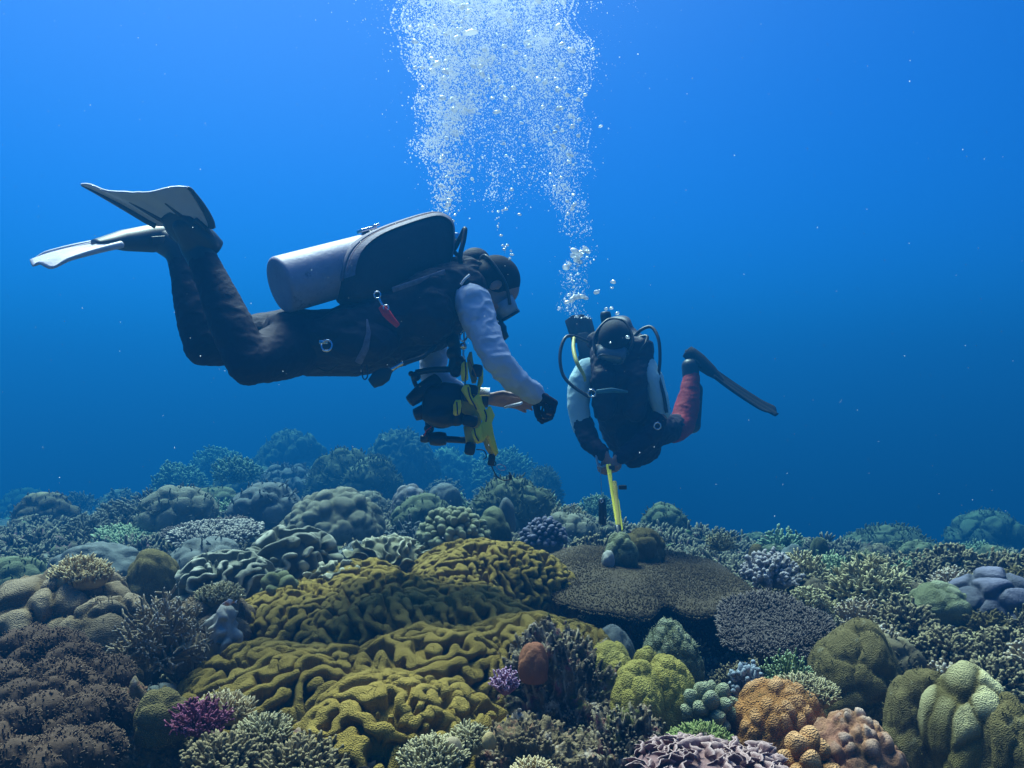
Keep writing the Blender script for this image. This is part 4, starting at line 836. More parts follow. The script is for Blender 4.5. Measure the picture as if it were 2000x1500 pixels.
def make_fin(root, a, b, side, w0=.075, w1=.13, bend=.04, mats=None, boot=None, fold=0.0, label=None, skew=False, notch=0.0, rib=.005, pl=1.0):
    """open-heel fin: foot pocket at a, blade to b, width along side"""
    a = V3(a); b = V3(b); d, e, nn_ = frame_axes(b - a, V3(side)); L = np.linalg.norm(b - a)
    pk = MB(); loft(pk, [a - d * .06, a, a + d * .09 * pl, a + d * .17 * pl], [.050, .056, .056, .040], [.045, .046, .034, .012], e, 20)
    tube(pk, [a - d * .02 + e * .055, a - d * .085 + e * .03, a - d * .10, a - d * .085 - e * .03, a - d * .02 - e * .055], .008, 8)
    for sg in (-1, 1): box(pk, a + e * .058 * sg, (d, e, nn_), (.022, .007, .012))
    pf = part(pk, 'fin', mats[0], root)
    if label: pf['label'] = label
    if skew: e = norm(V3(side)); nn_ = norm(np.cross(d, e))
    nu, nv = 26, 17; s0 = .12 * pl / L if L > .3 else .2 * pl; u = np.linspace(s0, 1, nu); v = np.linspace(-1, 1, nv); U, W_ = np.meshgrid(u, v, indexing='ij')
    wid = w0 + (w1 - w0) * np.clip((U - s0) / (.85 - s0), 0, 1) ** .8; tipc = L * (1 - .10 * np.abs(W_) ** 2 * np.clip((U - .8) / .2, 0, 1) - notch * (1 - np.abs(W_)) ** 1.5 * np.clip((U - .5) / .5, 0, 1)) 
    z = bend * (U ** 2) + fold * W_ ** 2 * U + .006 * np.cos(W_ * PI * 2.5) * np.clip(U * 3 - .4, 0, 1)
    X = a + d * (U * tipc)[..., None] + e * (wid * W_)[..., None] + nn_ * z[..., None]; th = .0035
    Vt = (X + nn_ * th).reshape(-1, 3); Vb = (X - nn_ * th).reshape(-1, 3); i = (np.arange(nv - 1)[None] + np.arange(nu - 1)[:, None] * nv).ravel()
    Q = np.stack([i, i + 1, i + nv + 1, i + nv], 1); M = nu * nv
    edge = [k * nv for k in range(nu)] + [(nu - 1) * nv + k for k in range(1, nv)] + [k * nv + nv - 1 for k in range(nu - 2, -1, -1)]; eg = np.array(edge)
    Qe = np.stack([eg[:-1], eg[1:], eg[1:] + M, eg[:-1] + M], 1)
    bl = MB().add(np.concatenate([Vt, Vb]), np.concatenate([Q, Q[:, ::-1] + M, Qe])); part(bl, 'blade', mats[1], root, pf)
    rl = MB()
    for c_ in (0, nv - 1, 5, nv - 6):
        k0 = 0 if c_ in (0, nv - 1) else 0; k1 = nu if c_ in (0, nv - 1) else int(nu * .72)
        pts = [X[k, c_] for k in range(k0, k1, 2)]; r_ = .009 if c_ in (0, nv - 1) else rib; tube(rl, pts, [r_ * 1.3, r_, r_ * .5], 8, 3, side=nn_)
    part(rl, 'rail', mats[2], root, pf)
    return pf
def ring_torus(mb, c, n, r, t, m=24, stretch=1.0, updir=None):
    c = V3(c); n = norm(V3(n)); a = norm(np.cross(n, V3(updir) if updir is not None else np.array([.3, .2, 1]))); b = np.cross(n, a)
    th = np.linspace(0, 2 * PI, m + 1); pts = [c + a * math.cos(q) * r + b * math.sin(q) * r * stretch for q in th]; tube(mb, pts, t, 8, 1, side=n); return mb

BLK = pmat('neoprene_black', (0.011, 0.006, 0.020), .8, (0.017, 0.010, 0.026), 5, .25, 60, spec=.25)
VEST = pmat('vest_black', (0.012, 0.007, 0.019), .7, (0.019, 0.011, 0.025), 4, .4, 45, spec=.35)
VESTG = pmat('bladder_dark_grey', (0.030, 0.022, 0.032), .65, (0.042, 0.032, 0.042), 5, .4, 30, spec=.4)
PIPING = pmat('grey_piping', (0.20, 0.18, 0.24), .7, (0.13, 0.115, 0.155), 40, .3, 90)
RUBBER = pmat('black_rubber', (0.014, 0.013, 0.016), .45, spec=.5)
PLAST = pmat('black_plastic', (0.012, 0.012, 0.015), .35, spec=.5)
SLEEVE = pmat('lycra_pale_blue', (0.46, 0.52, 0.66), .85, (0.54, 0.60, 0.73), 6, .15, 60)
SLEEVET = pmat('lycra_teal', (0.36, 0.56, 0.60), .8, (0.42, 0.62, 0.66), 6, .1, 60)
SKIN = pmat('skin', (0.36, 0.19, 0.14), .5, (0.42, 0.23, 0.17), 12, .1, 200, spec=.4)
HAIRM = pmat('hood_black', (0.010, 0.010, 0.016), .8)
ALU = pmat('tank_grey_paint', (0.27, 0.25, 0.33), .55, (0.36, 0.33, 0.42), 7, .2, 40, metal=.05, spec=.35, blotch=[((0.17, 0.15, 0.20), 26, .12), ((0.50, 0.48, 0.52), 60, -.02)])
STEEL = pmat('bright_steel', (0.75, 0.75, 0.78), .22, metal=1.0)
BLADE = pmat('fin_blade_grey', (0.44, 0.42, 0.50), .55, (0.52, 0.50, 0.57), 8, .1, 60)
BLADED = pmat('fin_blade_dark', (0.012, 0.014, 0.016), .9, spec=.1)
RUBD = pmat('fin_rubber_matt', (0.010, 0.010, 0.012), .85, spec=.1)
FINW = pmat('fin_edge_white', (0.50, 0.50, 0.56), .5)
FOAM = pmat('foam_yellow', (0.90, 0.80, 0.04), .7, (0.95, 0.85, 0.07), 10, .2, 150)
FOAMB = pmat('foam_ochre', (0.50, 0.38, 0.06), .8, (0.58, 0.46, 0.08), 10, .2, 150)
REDP = pmat('red_plastic', (0.75, 0.015, 0.02), .4)
REDS = pmat('neoprene_red', (0.20, 0.006, 0.014), .8, (0.27, 0.009, 0.02), 6, .2, 60)
CLEAR = pmat('mask_silicone', (0.30, 0.34, 0.40), .4)
CLEARD = pmat('mask_silicone_grey', (0.13, 0.16, 0.19), .45)
GLASSM = pmat('mask_glass', (0.10, 0.16, 0.22), .06, spec=.9)
YELS = pmat('regulator_yellow', (0.52, 0.48, 0.10), .5)
WHITEP = pmat('white_plastic', (0.72, 0.74, 0.78), .5)
ORNC = pmat('orange_cord', (0.40, 0.16, 0.05), .8)

def person_root(name, loc, label):
    r = empty(name, loc); tag(r, label, 'diver'); return r

# ------------------------------------------------------------------ the near diver (swimming away to the right, head down over the reef)
def near_diver():
    r = person_root('person', P(700, 720, 2.75), 'diver with grey tank and pale blue sleeves swimming level above the reef, arms reaching down')
    body = MB(); suit = MB(); slv = MB(); glove = MB(); boots = []
    lat = norm(np.array([.50, .86, .0]))                       # across the body, left shoulder to right
    ax_ = [P(578, 668, 2.66), P(650, 664, 2.72), P(750, 640, 2.78), P(850, 596, 2.86), P(915, 556, 2.92)]
    loft(suit, ax_, [.155, .150, .155, .185, .10], [.105, .098, .105, .105, .07], lat, 28)
    loft(body, ax_, [.14, .135, .14, .17, .09], [.09, .085, .09, .09, .06], lat, 24)
    def leg(hip, knee, ank, toe):
        kp = V3(knee); mid = (V3(hip) * .5 + kp * .5); calf = kp * .68 + V3(ank) * .32
        pts = [hip, mid, knee, calf, (kp * .3 + V3(ank) * .7), ank]
        capsule(suit, pts, [.098, .086, .062, .064, .050, .040], 3, 18); capsule(body, pts, [.085, .074, .052, .054, .040, .032], 3, 16)
        bt = MB(); capsule(bt, [(kp * .12 + V3(ank) * .88), ank, toe], [.046, .050, .040], 3, 16); boots.append(bt); capsule(body, [ank, toe], [.032, .028])
    leg(P(580, 675, 2.62), P(486, 712, 2.36), P(385, 482, 2.46), P(362, 440, 2.40))
    leg(P(572, 655, 2.80), P(398, 678, 2.62), P(350, 487, 2.70), P(300, 462, 2.68))
    # arms
    near = [P(922, 590, 2.72), P(942, 640, 2.68), P(972, 706, 2.62), P(1004, 742, 2.66), P(1042, 768, 2.72)]
    capsule(slv, near, [.064, .056, .046, .043, .036], 3, 18); capsule(body, near, [.054, .047, .037, .034, .026])
    far = [P(872, 612, 3.05), P(848, 668, 3.02), P(846, 735, 2.98), P(890, 764, 2.98)]
    capsule(slv, far, [.064, .054, .046, .038], 3, 18); capsule(body, far + [P(955, 779, 2.98)], [.054, .045, .037, .031, .024])
    hd = V3(P(1064, 782, 2.74)) - V3(P(1042, 768, 2.72))
    hand(body, P(1042, 768, 2.72), hd, (-.3, -.3, -1), 1.25, 1, .92)
    hand(glove, P(1042, 768, 2.72), hd, (-.3, -.3, -1), 1.25, 1, .92, 1.18)
    hand(body, P(955, 779, 2.98), (1, .1, -.06), (.1, -.6, -.6), .22, -1, .95)
    # neck and head
    hc = V3(P(962, 566, 2.84)); up = np.array([.80, .30, .52]); face = np.array([.52, .10, -.85])
    capsule(body, [P(905, 560, 2.90), hc - norm(up) * .03], [.062, .056]); f, l, u = head(body, hc, up, face, .90)
    b_ = fused(body, 'body', SKIN, r, .0055, 3)
    fused(suit, 'wetsuit', BLK, r, .007, 6, .0022, 11, 3); fused(slv, 'sleeves', SLEEVE, r, .006, 4, .0038, 9, 5)
    fused(glove, 'glove', BLK, r, .0032, 1); [fused(q, 'boot', RUBBER, r, .006, 4) for q in boots]
    # hood over the back of the head, mask, strap
    hm = MB(); ball(hm, hc - f * .024 + u * .032, (.088, .077, .087), 4, (f, l, u)); ball(hm, hc - f * .052 - u * .015, (.058, .076, .075), 4, (f, l, u))
    fused(hm, 'hood', HAIRM, r, .006, 3)
    mk = MB(); c = hc + f * .095 + u * .0; 
    sk = MB(); loft(sk, [c - f * .045, c - f * .012, c + f * .012], [.074, .070, .062], [.040, .037, .033], l, 28, caps=False, power=.7)
    m_ = part(sk, 'mask', CLEAR, r); fr = MB(); loft(fr, [c + f * .010, c + f * .020], [.066, .064], [.036, .034], l, 28, caps=False, power=.7); part(fr, 'frame', PLAST, r, m_)
    gl = MB(); loft(gl, [c + f * .014, c + f * .017], [.063, .063], [.033, .033], l, 28, caps=False, power=.7); part(gl, 'glass', GLASSM, r, m_)
    st = MB(); tube(st, [c + l * .074 - f * .02, hc + l * .092 + u * .02, hc - f * .10 + l * .05 + u * .03, hc - f * .118 + u * .03, hc - f * .10 - l * .05 + u * .03, hc - l * .092 + u * .02, c - l * .074 - f * .02], .006, 8); part(st, 'strap', RUBBER, r, m_)
    # buoyancy vest
    vm = MB(); va = [P(628, 676, 2.68), P(690, 664, 2.72), P(765, 642, 2.78), P(850, 604, 2.84), P(905, 572, 2.88)]
    loft(vm, va, [.165, .185, .195, .205, .15], [.090, .112, .118, .112, .092], lat, 32)
    ball(vm, P(700, 668, 2.62), (.13, .10, .075), 4); ball(vm, P(832, 612, 2.70), (.10, .09, .105), 4)
    capsule(vm, [P(885, 545, 2.75), P(918, 560, 2.76), P(925, 600, 2.74)], [.055, .062, .04], 3); capsule(vm, [P(865, 560, 3.05), P(892, 570, 3.08)], [.055, .055], 3)
    capsule(vm, [P(900, 540, 2.86), P(935, 538, 2.88)], [.072, .052], 3)
    v_ = fused(vm, 'vest', VEST, r, .007, 5, .006, 7, 8)
    cb = MB(); ball(cb, P(928, 511, 3.0), (.058, .07, .052), 4); fused(cb, 'collar_pad', VEST, r, .006, 2)
    # inflated air cell hugging the tank
    bl = MB(); ta = V3(P(545, 558, 2.56)); tb_ = V3(P(868, 470, 2.93)); td = norm(tb_ - ta)
    out = [(676, 566), (674, 535), (684, 500), (704, 474), (738, 452), (790, 432), (842, 417), (868, 420), (883, 438), (884, 480), (876, 522), (862, 542), (800, 562), (730, 588), (690, 590)]
    nrmv = np.cross(td, np.array([0, 0, 1.0])); nrmv = norm(nrmv); 
    if nrmv[1] > 0: nrmv = -nrmv
    def onpl(px, py, off):       # the point of the air cell's own plane seen near (px, py)
        p0 = ta + nrmv * off; ray = norm(V3(P(px, py, 1.0))); return ray * ((p0 @ nrmv) / (ray @ nrmv))
    pol = smooth_path([onpl(x, y, .105) for x, y in out + out[:1]], 4)[:-1]; cen = np.mean(pol, 0)
    rings = [(1.0, -.10), (1.02, -.05), (1.02, -.02), (.985, .010), (.90, .030), (.70, .040), (.35, .044)]; N = len(pol); Vb = np.concatenate([[cen + (p - cen) * s_ + nrmv * z_ for p in pol] for s_, z_ in rings] + [[cen + nrmv * .045]])
    i = np.arange(N); j = (i + 1) % N; Q = np.concatenate([np.stack([k * N + i, k * N + j, (k + 1) * N + j, (k + 1) * N + i], 1) for k in range(len(rings) - 1)])
    bl.add(Vb, Q, np.stack([(len(rings) - 1) * N + i, (len(rings) - 1) * N + j, np.full(N, len(Vb) - 1)], 1)); ac_ = part(bl, 'air_cell', VESTG, r)
    band = MB(); pb = [cen + (p - cen) * 1.022 + nrmv * -.03 for p in pol]; 
    k0 = int(N * .05); k1 = int(N * .66); loft(band, [pb[k] for k in range(k0, k1)], [.030] * (k1 - k0), [.006] * (k1 - k0), nrmv, 12); part(band, 'edge_band', PIPING, r, ac_)
    et = MB(); r2 = [(1.030, -.05), (1.030, -.018), (.996, .013), (.905, .0335)]; kk = list(range(k0, k1)); Ve = np.concatenate([[cen + (pol[k] - cen) * s_ + nrmv * (z_ + .002) for k in kk] for s_, z_ in r2]); Nk = len(kk); ii = np.arange(Nk - 1)
    et.add(Ve, np.concatenate([np.stack([q * Nk + ii, q * Nk + ii + 1, (q + 1) * Nk + ii + 1, (q + 1) * Nk + ii], 1) for q in range(3)])); part(et, 'edge_trim', PIPING, r, ac_)
    pp = MB(); tube(pp, [cen + (pol[k] - cen) * .985 + nrmv * .010 for k in range(k0, k1, 2)], .0035, 6, 2); part(pp, 'piping', pmat('piping_dark_red', (.12, .03, .03), .7), r, ac_)
    # straps, rings and pulls on the vest
    s1 = MB(); loft(s1, [P(768, 566, 2.60), P(800, 555, 2.62), P(835, 543, 2.65), P(868, 531, 2.68)], [.009] * 4, [.003] * 4, (0, -.35, 1), 8); part(s1, 'shoulder_strap', PIPING, r, v_)
    s2 = MB(); tube(s2, [P(917, 537, 2.66), P(908, 545, 2.65), P(900, 556, 2.65)], .0042, 8); part(s2, 'pull_cord', WHITEP, r, v_)
    s3 = MB(); loft(s3, [P(717, 625, 2.52), P(720, 650, 2.50), P(714, 680, 2.50), P(700, 708, 2.53)], [.003, .008, .011, .012], [.003] * 4, (1, -.2, .2), 8); part(s3, 'side_strap', PIPING, r, v_)
    s4 = MB(); ring_torus(s4, P(638, 675, 2.50), (.2, -1, .2), .016, .0035, 20, 1.1); box(s4, P(632, 668, 2.51), ((1, 0, 0), (0, 1, 0), (0, 0, 1)), (.014, .004, .006)); part(s4, 'ring', STEEL, r, v_)
    s5 = MB(); tube(s5, [P(706, 712, 2.55), P(708, 735, 2.55), P(713, 741, 2.55), P(718, 733, 2.55), P(716, 712, 2.55)], .0022, 6); tube(s5, [P(615, 715, 2.6), P(640, 725, 2.58), P(660, 712, 2.57)], .0022, 6); part(s5, 'loop_cord', RUBBER, r, v_)
    # tank band and handle strap, drawn over the tank but part of the vest
    wb = MB(); tk_c = ta + td * .36; e1 = norm(np.cross(td, np.array([0, 0, 1.0]))); e2 = np.cross(e1, td)
    for off in (0, .012): ring_torus(wb, tk_c + td * (off - .006), td, .096, .006, 40)
    part(wb, 'tank_band', RUBBER, r, v_)
    bk = MB(); up_ = e2 if e2[2] > 0 else -e2; box(bk, tk_c + up_ * .104 - e1 * .0, (td, e1, up_), (.030, .020, .006)); box(bk, tk_c + up_ * .110 + td * .03, (td, e1, up_), (.012, .022, .004)); part(bk, 'buckle', STEEL, r, v_)
    # fins
    make_fin(r, P(368, 450, 2.42), P(248, 352, 2.28), (1.0, -.05, -.04), .085, .155, -.03, (RUBBER, BLADE, RUBBER), label='wide grey fin seen from below with dark ribs', skew=True, fold=.03, notch=.13, rib=.008, pl=.4)
    make_fin(r, P(296, 466, 2.68), P(58, 483, 2.44), (.10, .95, .27), .07, .12, .05, (RUBBER, BLADE, FINW), label='grey fin seen edge-on with a white edge')
    # the tank itself
    tr = empty('scuba_tank', ta); tag(tr, 'grey painted scuba tank strapped to the back of the near diver', 'scuba tank')
    cy = MB(); prof = [(0, .0002), (0, .060), (0, .082), (.0015, .0865), (.005, .0905), (.010, .0925), (.016, .0925), (.50, .0925), (.54, .088), (.575, .070), (.60, .040), (.615, .026), (.63, .022)]
    n = 48; th = np.arange(n) / n * 2 * PI; V = np.concatenate([ta + td * s_ + rr * (np.outer(np.cos(th), e1) + np.outer(np.sin(th), e2)) for s_, rr in prof]); i = np.arange(n); j = (i + 1) % n
    cy.add(V, np.concatenate([np.stack([k * n + i, k * n + j, (k + 1) * n + j, (k + 1) * n + i], 1) for k in range(len(prof) - 1)])); part(cy, 'cylinder', ALU, tr)
    vl = MB(); tv = ta + td * .65; loft(vl, [tv - td * .03, tv + td * .03], [.022, .022], [.022, .022], e1, 16); loft(vl, [tv + td * .01, tv + td * .01 + e1 * .06], [.012, .020], [.012, .020], td, 12); part(vl, 'valve', STEEL, tr)
    # regulator: first stage, hoses, mouthpiece, pressure gauge
    rg = empty('regulator', tv); tag(rg, 'black breathing regulator with hoses on the near diver', 'regulator')
    fs = MB(); ball(fs, tv + td * .02 - np.array([0, .04, 0]), (.032, .032, .035), 3); part(fs, 'first_stage', STEEL, rg)
    h1 = MB(); tube(h1, [tv, P(884, 488, 2.86), P(897, 468, 2.82), P(908, 447, 2.80), P(906, 468, 2.78), P(899, 500, 2.76), P(903, 530, 2.76)], .0085, 10); part(h1, 'hose', RUBBER, rg)
    mpos = hc + f * .115 - u * .062; h2 = MB(); tube(h2, [tv, P(895, 500, 2.98), P(935, 540, 3.04), P(968, 585, 3.0), mpos + l * .03], .0085, 10); part(h2, 'hose', RUBBER, rg)
    ss = MB(); loft(ss, [mpos - f * .02, mpos + f * .02, mpos + f * .035], [.030, .034, .026], [.030, .034, .026], l, 20); part(ss, 'second_stage', PLAST, rg)
    gg = empty('pressure_gauge', P(742, 735, 2.62)); tag(gg, 'dark paddle-shaped gauge dangling on a steel fitting under the near diver', 'gauge')
    g1 = MB(); loft(g1, [P(730, 746, 2.56), P(738, 740, 2.56), P(752, 731, 2.56), P(760, 724, 2.56)], [.020, .026, .024, .012], [.012, .014, .013, .010], (.5, 0, .85), 18, power=.8); part(g1, 'gauge_body', pmat('dark_green_rubber', (.03, .05, .055), .5), gg)
    g2 = MB(); tube(g2, [P(759, 725, 2.56), P(775, 716, 2.56), P(788, 709, 2.56)], [.009, .006, .008], 10); part(g2, 'fitting', STEEL, gg)
    g3 = MB(); tube(g3, [P(786, 710, 2.56), P(805, 704, 2.56), P(828, 695, 2.58), P(850, 676, 2.66)], .0075, 10); tube(g3, [P(770, 700, 2.6), P(776, 710, 2.6), P(784, 700, 2.6)], .002, 6); part(g3, 'hose', RUBBER, gg)
    # red clip hanging on a steel bolt snap
    cl = empty('red_whistle', P(752, 600, 2.50)); tag(cl, 'bright red plastic clip on a steel snap hook at the side of the near diver', 'clip')
    c1 = MB(); loft(c1, [P(746, 602, 2.49), P(755, 612, 2.49), P(765, 624, 2.49), P(776, 635, 2.49)], [.010, .014, .011, .008], [.008, .009, .007, .005], (.7, 0, .7), 14, power=.8); part(c1, 'clip_body', REDP, cl)
    c2 = MB(); tube(c2, [P(740, 582, 2.49), P(743, 590, 2.49), P(750, 601, 2.49)], .0045, 8); ring_torus(c2, P(737, 576, 2.49), (0.1, -1, 0), .010, .0028); ring_torus(c2, P(754, 601, 2.485), (0.1, -1, 0), .008, .0028); part(c2, 'snap_hook', STEEL, cl)
    # what the hands hold
    hk = empty('hook_tool', P(1064, 785, 2.74)); tag(hk, 'small black hook held in the gloved fist', 'hook')
    k1 = MB(); tube(k1, [P(1058, 772, 2.74), P(1066, 790, 2.74), P(1068, 804, 2.74), P(1066, 812, 2.74), P(1061, 808, 2.74)], [.009, .008, .007, .006, .005], 10); ring_torus(k1, P(1066, 799, 2.735), (0, 1, 0), .012, .004, 16, 1.4); part(k1, 'hook', PLAST, hk)
    sl = empty('slate', P(1005, 790, 2.93)); tag(sl, 'small white slate lying in the bare hand', 'slate')
    k2 = MB(); box(k2, P(1003, 791, 2.93), (norm(np.array([1, -.2, .22])), norm(np.array([.2, 1, .1])), norm(np.array([-.2, -.1, 1]))), (.030, .028, .004)); part(k2, 'slate_board', WHITEP, sl)
    wt = MB(); wc = V3(P(948, 778, 2.98)); loft(wt, [wc + np.array([-.012, 0, .001]), wc + np.array([.012, 0, -.001])], [.034, .034], [.034, .034], (0, 1, 0), 20, caps=False); 
    wo = part(wt, 'wrist_watch', RUBBER, r); wd = MB(); box(wd, wc + np.array([0, -.026, .024]), ((1, 0, 0), norm(np.array([0, .7, .7])), norm(np.array([0, -.7, .7]))), (.018, .018, .005)); part(wd, 'dial', STEEL, r, wo)
near_diver()

# ------------------------------------------------------------------ camera rig and yellow foam floats hanging from the near diver
def camera_rig():
    r = empty('underwater_camera', P(870, 790, 2.80)); tag(r, 'black underwater camera housing with twin grips and arms hanging below the near diver', 'camera')
    D = 2.80; X = np.array([1, 0, 0.]); Y = np.array([0, 1, 0.]); Z = np.array([0, 0, 1.])
    a = norm(np.array([.97, .1, -.12])); c = np.cross(a, Y); h = MB(); box(h, P(868, 792, D), (a, norm(np.cross(c, a)), c), (.078, .06, .066), .25); box(h, P(884, 770, D), (a, Y, Z), (.05, .05, .04), .3); ball(h, P(862, 812, D - .02), (.06, .06, .045), 3)
    fused(h, 'housing', PLAST, r, .005, 3)
    pt = MB(); loft(pt, [P(868, 790, D + .05), P(870, 790, D + .13)], [.055, .062], [.055, .062], X, 24, caps=True); part(pt, 'lens_port', PLAST, r)
    for (x0, y0, x1, y1) in ((808, 778, 846, 748), (820, 807, 864, 792)):
        g = MB(); loft(g, [P(x0, y0, D - .03), P((x0 + x1) / 2, (y0 + y1) / 2, D - .02), P(x1, y1, D)], [.024, .030, .028], [.024, .030, .028], Y, 20); part(g, 'grip', RUBBER, r)
    for pts, rr in (([(812, 728), (850, 722), (905, 722)], .011), ([(834, 812), (836, 838)], .009), ([(838, 856), (912, 860)], .012), ([(885, 655), (890, 690), (884, 728)], .020), ([(806, 735), (812, 752), (822, 766)], .008)):
        g = MB(); tube(g, [P(x, y, D + .02) for x, y in pts], rr, 12, 4); part(g, 'arm', PLAST, r)
    for x, y, q in ((812, 735, .018), (803, 730, .010), (838, 837, .018), (835, 852, .017), (886, 690, .026), (884, 668, .024), (897, 706, .022), (890, 725, .022)): j = MB(); ball(j, P(x, y, D + .02), q, 3); part(j, 'ball_joint', PLAST, r)
    for x0, x1, q in ((851, 860, .025), (828, 832, .014)):
        g = MB(); loft(g, [P(x0, 857, D + .02), P(x1, 857, D + .02)], [q, q], [q, q], Y, 20); part(g, 'clamp', PLAST, r)
    tr = MB(); tube(tr, [P(843, 833, D), P(833, 841, D), P(829, 850, D)], .0015, 6); part(tr, 'trim_cord', REDP, r)
    # hanging line down from the vest
    lf = empty('float_stack', P(930, 800, 2.72)); tag(lf, 'bundle of yellow foam floats with black seams clipped below the near diver', 'float')
    W = lambda pts, d: [P(x, y, d) for x, y in pts]
    nv = norm(np.array([.22, -1, .34]))
    specs = [  # outline, depth, thickness, material
        ([(901.6, 710.4), (906.4, 707.2), (912.8, 710.4), (914.1, 740.8), (908.0, 744.0), (902.4, 742.4), (900.3, 728.0)], 2.7, 0.035, FOAM),
        ([(937.6, 718.4), (941.9, 719.2), (942.9, 728.0), (942.6, 748.8), (938.7, 756.0), (936.0, 769.6), (926.4, 780.0), (924.8, 769.6), (932.8, 752.0), (936.0, 732.8)], 2.78, 0.03, FOAM),
        ([(912.5, 699.2), (916.0, 689.6), (920.8, 688.8), (923.2, 707.2), (930.4, 732.8), (929.6, 747.2), (922.4, 747.2), (916.0, 721.6)], 2.8, 0.03, FOAMB),
        ([(897.6, 782.4), (911.2, 769.6), (924.8, 776.0), (931.2, 792.0), (940.0, 816.0), (939.2, 833.6), (924.8, 840.8), (920.8, 811.2), (898.1, 809.6)], 2.765, 0.04, FOAMB),
        ([(886.2, 788.8), (888.8, 783.7), (899.2, 784.0), (900.3, 795.2), (898.4, 808.0), (890.4, 809.9), (886.2, 806.4)], 2.7, 0.05, FOAM),
        ([(901.3, 760.0), (905.1, 754.4), (914.1, 753.0), (917.9, 760.0), (918.9, 771.2), (923.2, 780.0), (933.6, 769.6), (938.7, 776.0), (941.9, 790.4), (948.8, 802.4), (953.6, 794.9), (957.9, 796.8), (965.3, 813.6), (959.5, 828.0), (963.2, 849.6), (972.3, 885.6), (969.1, 889.9), (957.9, 869.6), (951.5, 851.2), (942.9, 863.7), (932.3, 856.6), (929.6, 840.0), (940.0, 827.2), (942.9, 820.8), (937.6, 808.0), (928.0, 790.4), (918.9, 786.9), (911.5, 776.0)], 2.68, 0.032, FOAM),
        ([(921.6, 841.6), (932.0, 837.6), (937.6, 830.4), (940.0, 840.0), (941.6, 862.4), (933.6, 864.8), (926.4, 854.4)], 2.655, 0.045, FOAM),
        ([(905.6, 833.6), (921.6, 833.6), (928.8, 846.4), (931.2, 864.8), (920.8, 871.2), (911.5, 868.8)], 2.77, 0.04, FOAMB),
        ([(943.2, 856.0), (951.2, 852.8), (959.2, 872.0), (964.0, 886.4), (958.4, 888.0), (949.6, 875.2)], 2.72, 0.035, FOAMB),
    ]
    for pl, d, th, m in specs:
        g = MB(); prism(g, W(pl, d), nv, th, .28); part(g, 'foam_piece', m, lf)
    for pts, d in (([(908, 702), (910, 728), (908, 752)], 2.68), ([(914, 756), (918, 775), (926, 790), (931, 800)], 2.66), ([(892, 785), (893, 797), (894, 810)], 2.672), ([(946, 800), (950, 812), (949, 824)], 2.66), ([(926, 836), (929, 850), (935, 862)], 2.634)):
        g = MB(); tube(g, W(pts, d), .0026, 6); part(g, 'seam', RUBBER, lf)
    for c_, hsz in ((P(932, 724, 2.76), (.018, .02, .022)), (P(918, 768, 2.73), (.026, .02, .030)), (P(918, 876, 2.74), (.018, .02, .022)), (P(960, 898, 2.72), (.012, .014, .020)), (P(918, 822, 2.73), (.026, .02, .020))):
        g = MB(); box(g, c_, (norm(np.array([1, 0, -.15])), Y, norm(np.array([.15, 0, 1]))), hsz, .3); part(g, 'end_cap', PLAST, lf)
    g = MB(); tube(g, W([(905, 640), (907, 668), (905, 690), (908, 702)], 2.72), .0035, 8); ring_torus(g, P(906, 655, 2.71), nv, .012, .003, 18, 1.8); ball(g, P(905, 676, 2.72), .013, 2); part(g, 'hanger', STEEL, lf)
    g = MB(); tube(g, W([(916, 702), (926, 725), (932, 742)], 2.70), .002, 6); tube(g, W([(924, 770), (932, 775), (930, 786)], 2.68), .0018, 6); part(g, 'cord', ORNC, lf)
    g = MB(); tube(g, W([(958, 900), (962, 915), (972, 932), (986, 938), (998, 934), (994, 922)], 2.72), .0022, 6); tube(g, W([(930, 878), (945, 880), (950, 892), (944, 897)], 2.74), .002, 6); ring_torus(g, P(964, 905, 2.72), nv, .008, .002); box(g, P(997, 932, 2.72), (X, Y, Z), (.005, .005, .008)); part(g, 'wire_loop', RUBBER, lf)
    g = MB(); ring_torus(g, P(979, 913, 2.73), nv, .016, .0012, 20, .6); part(g, 'line_coil', pmat('pink_line', (.5, .3, .4), .6), lf)
camera_rig()

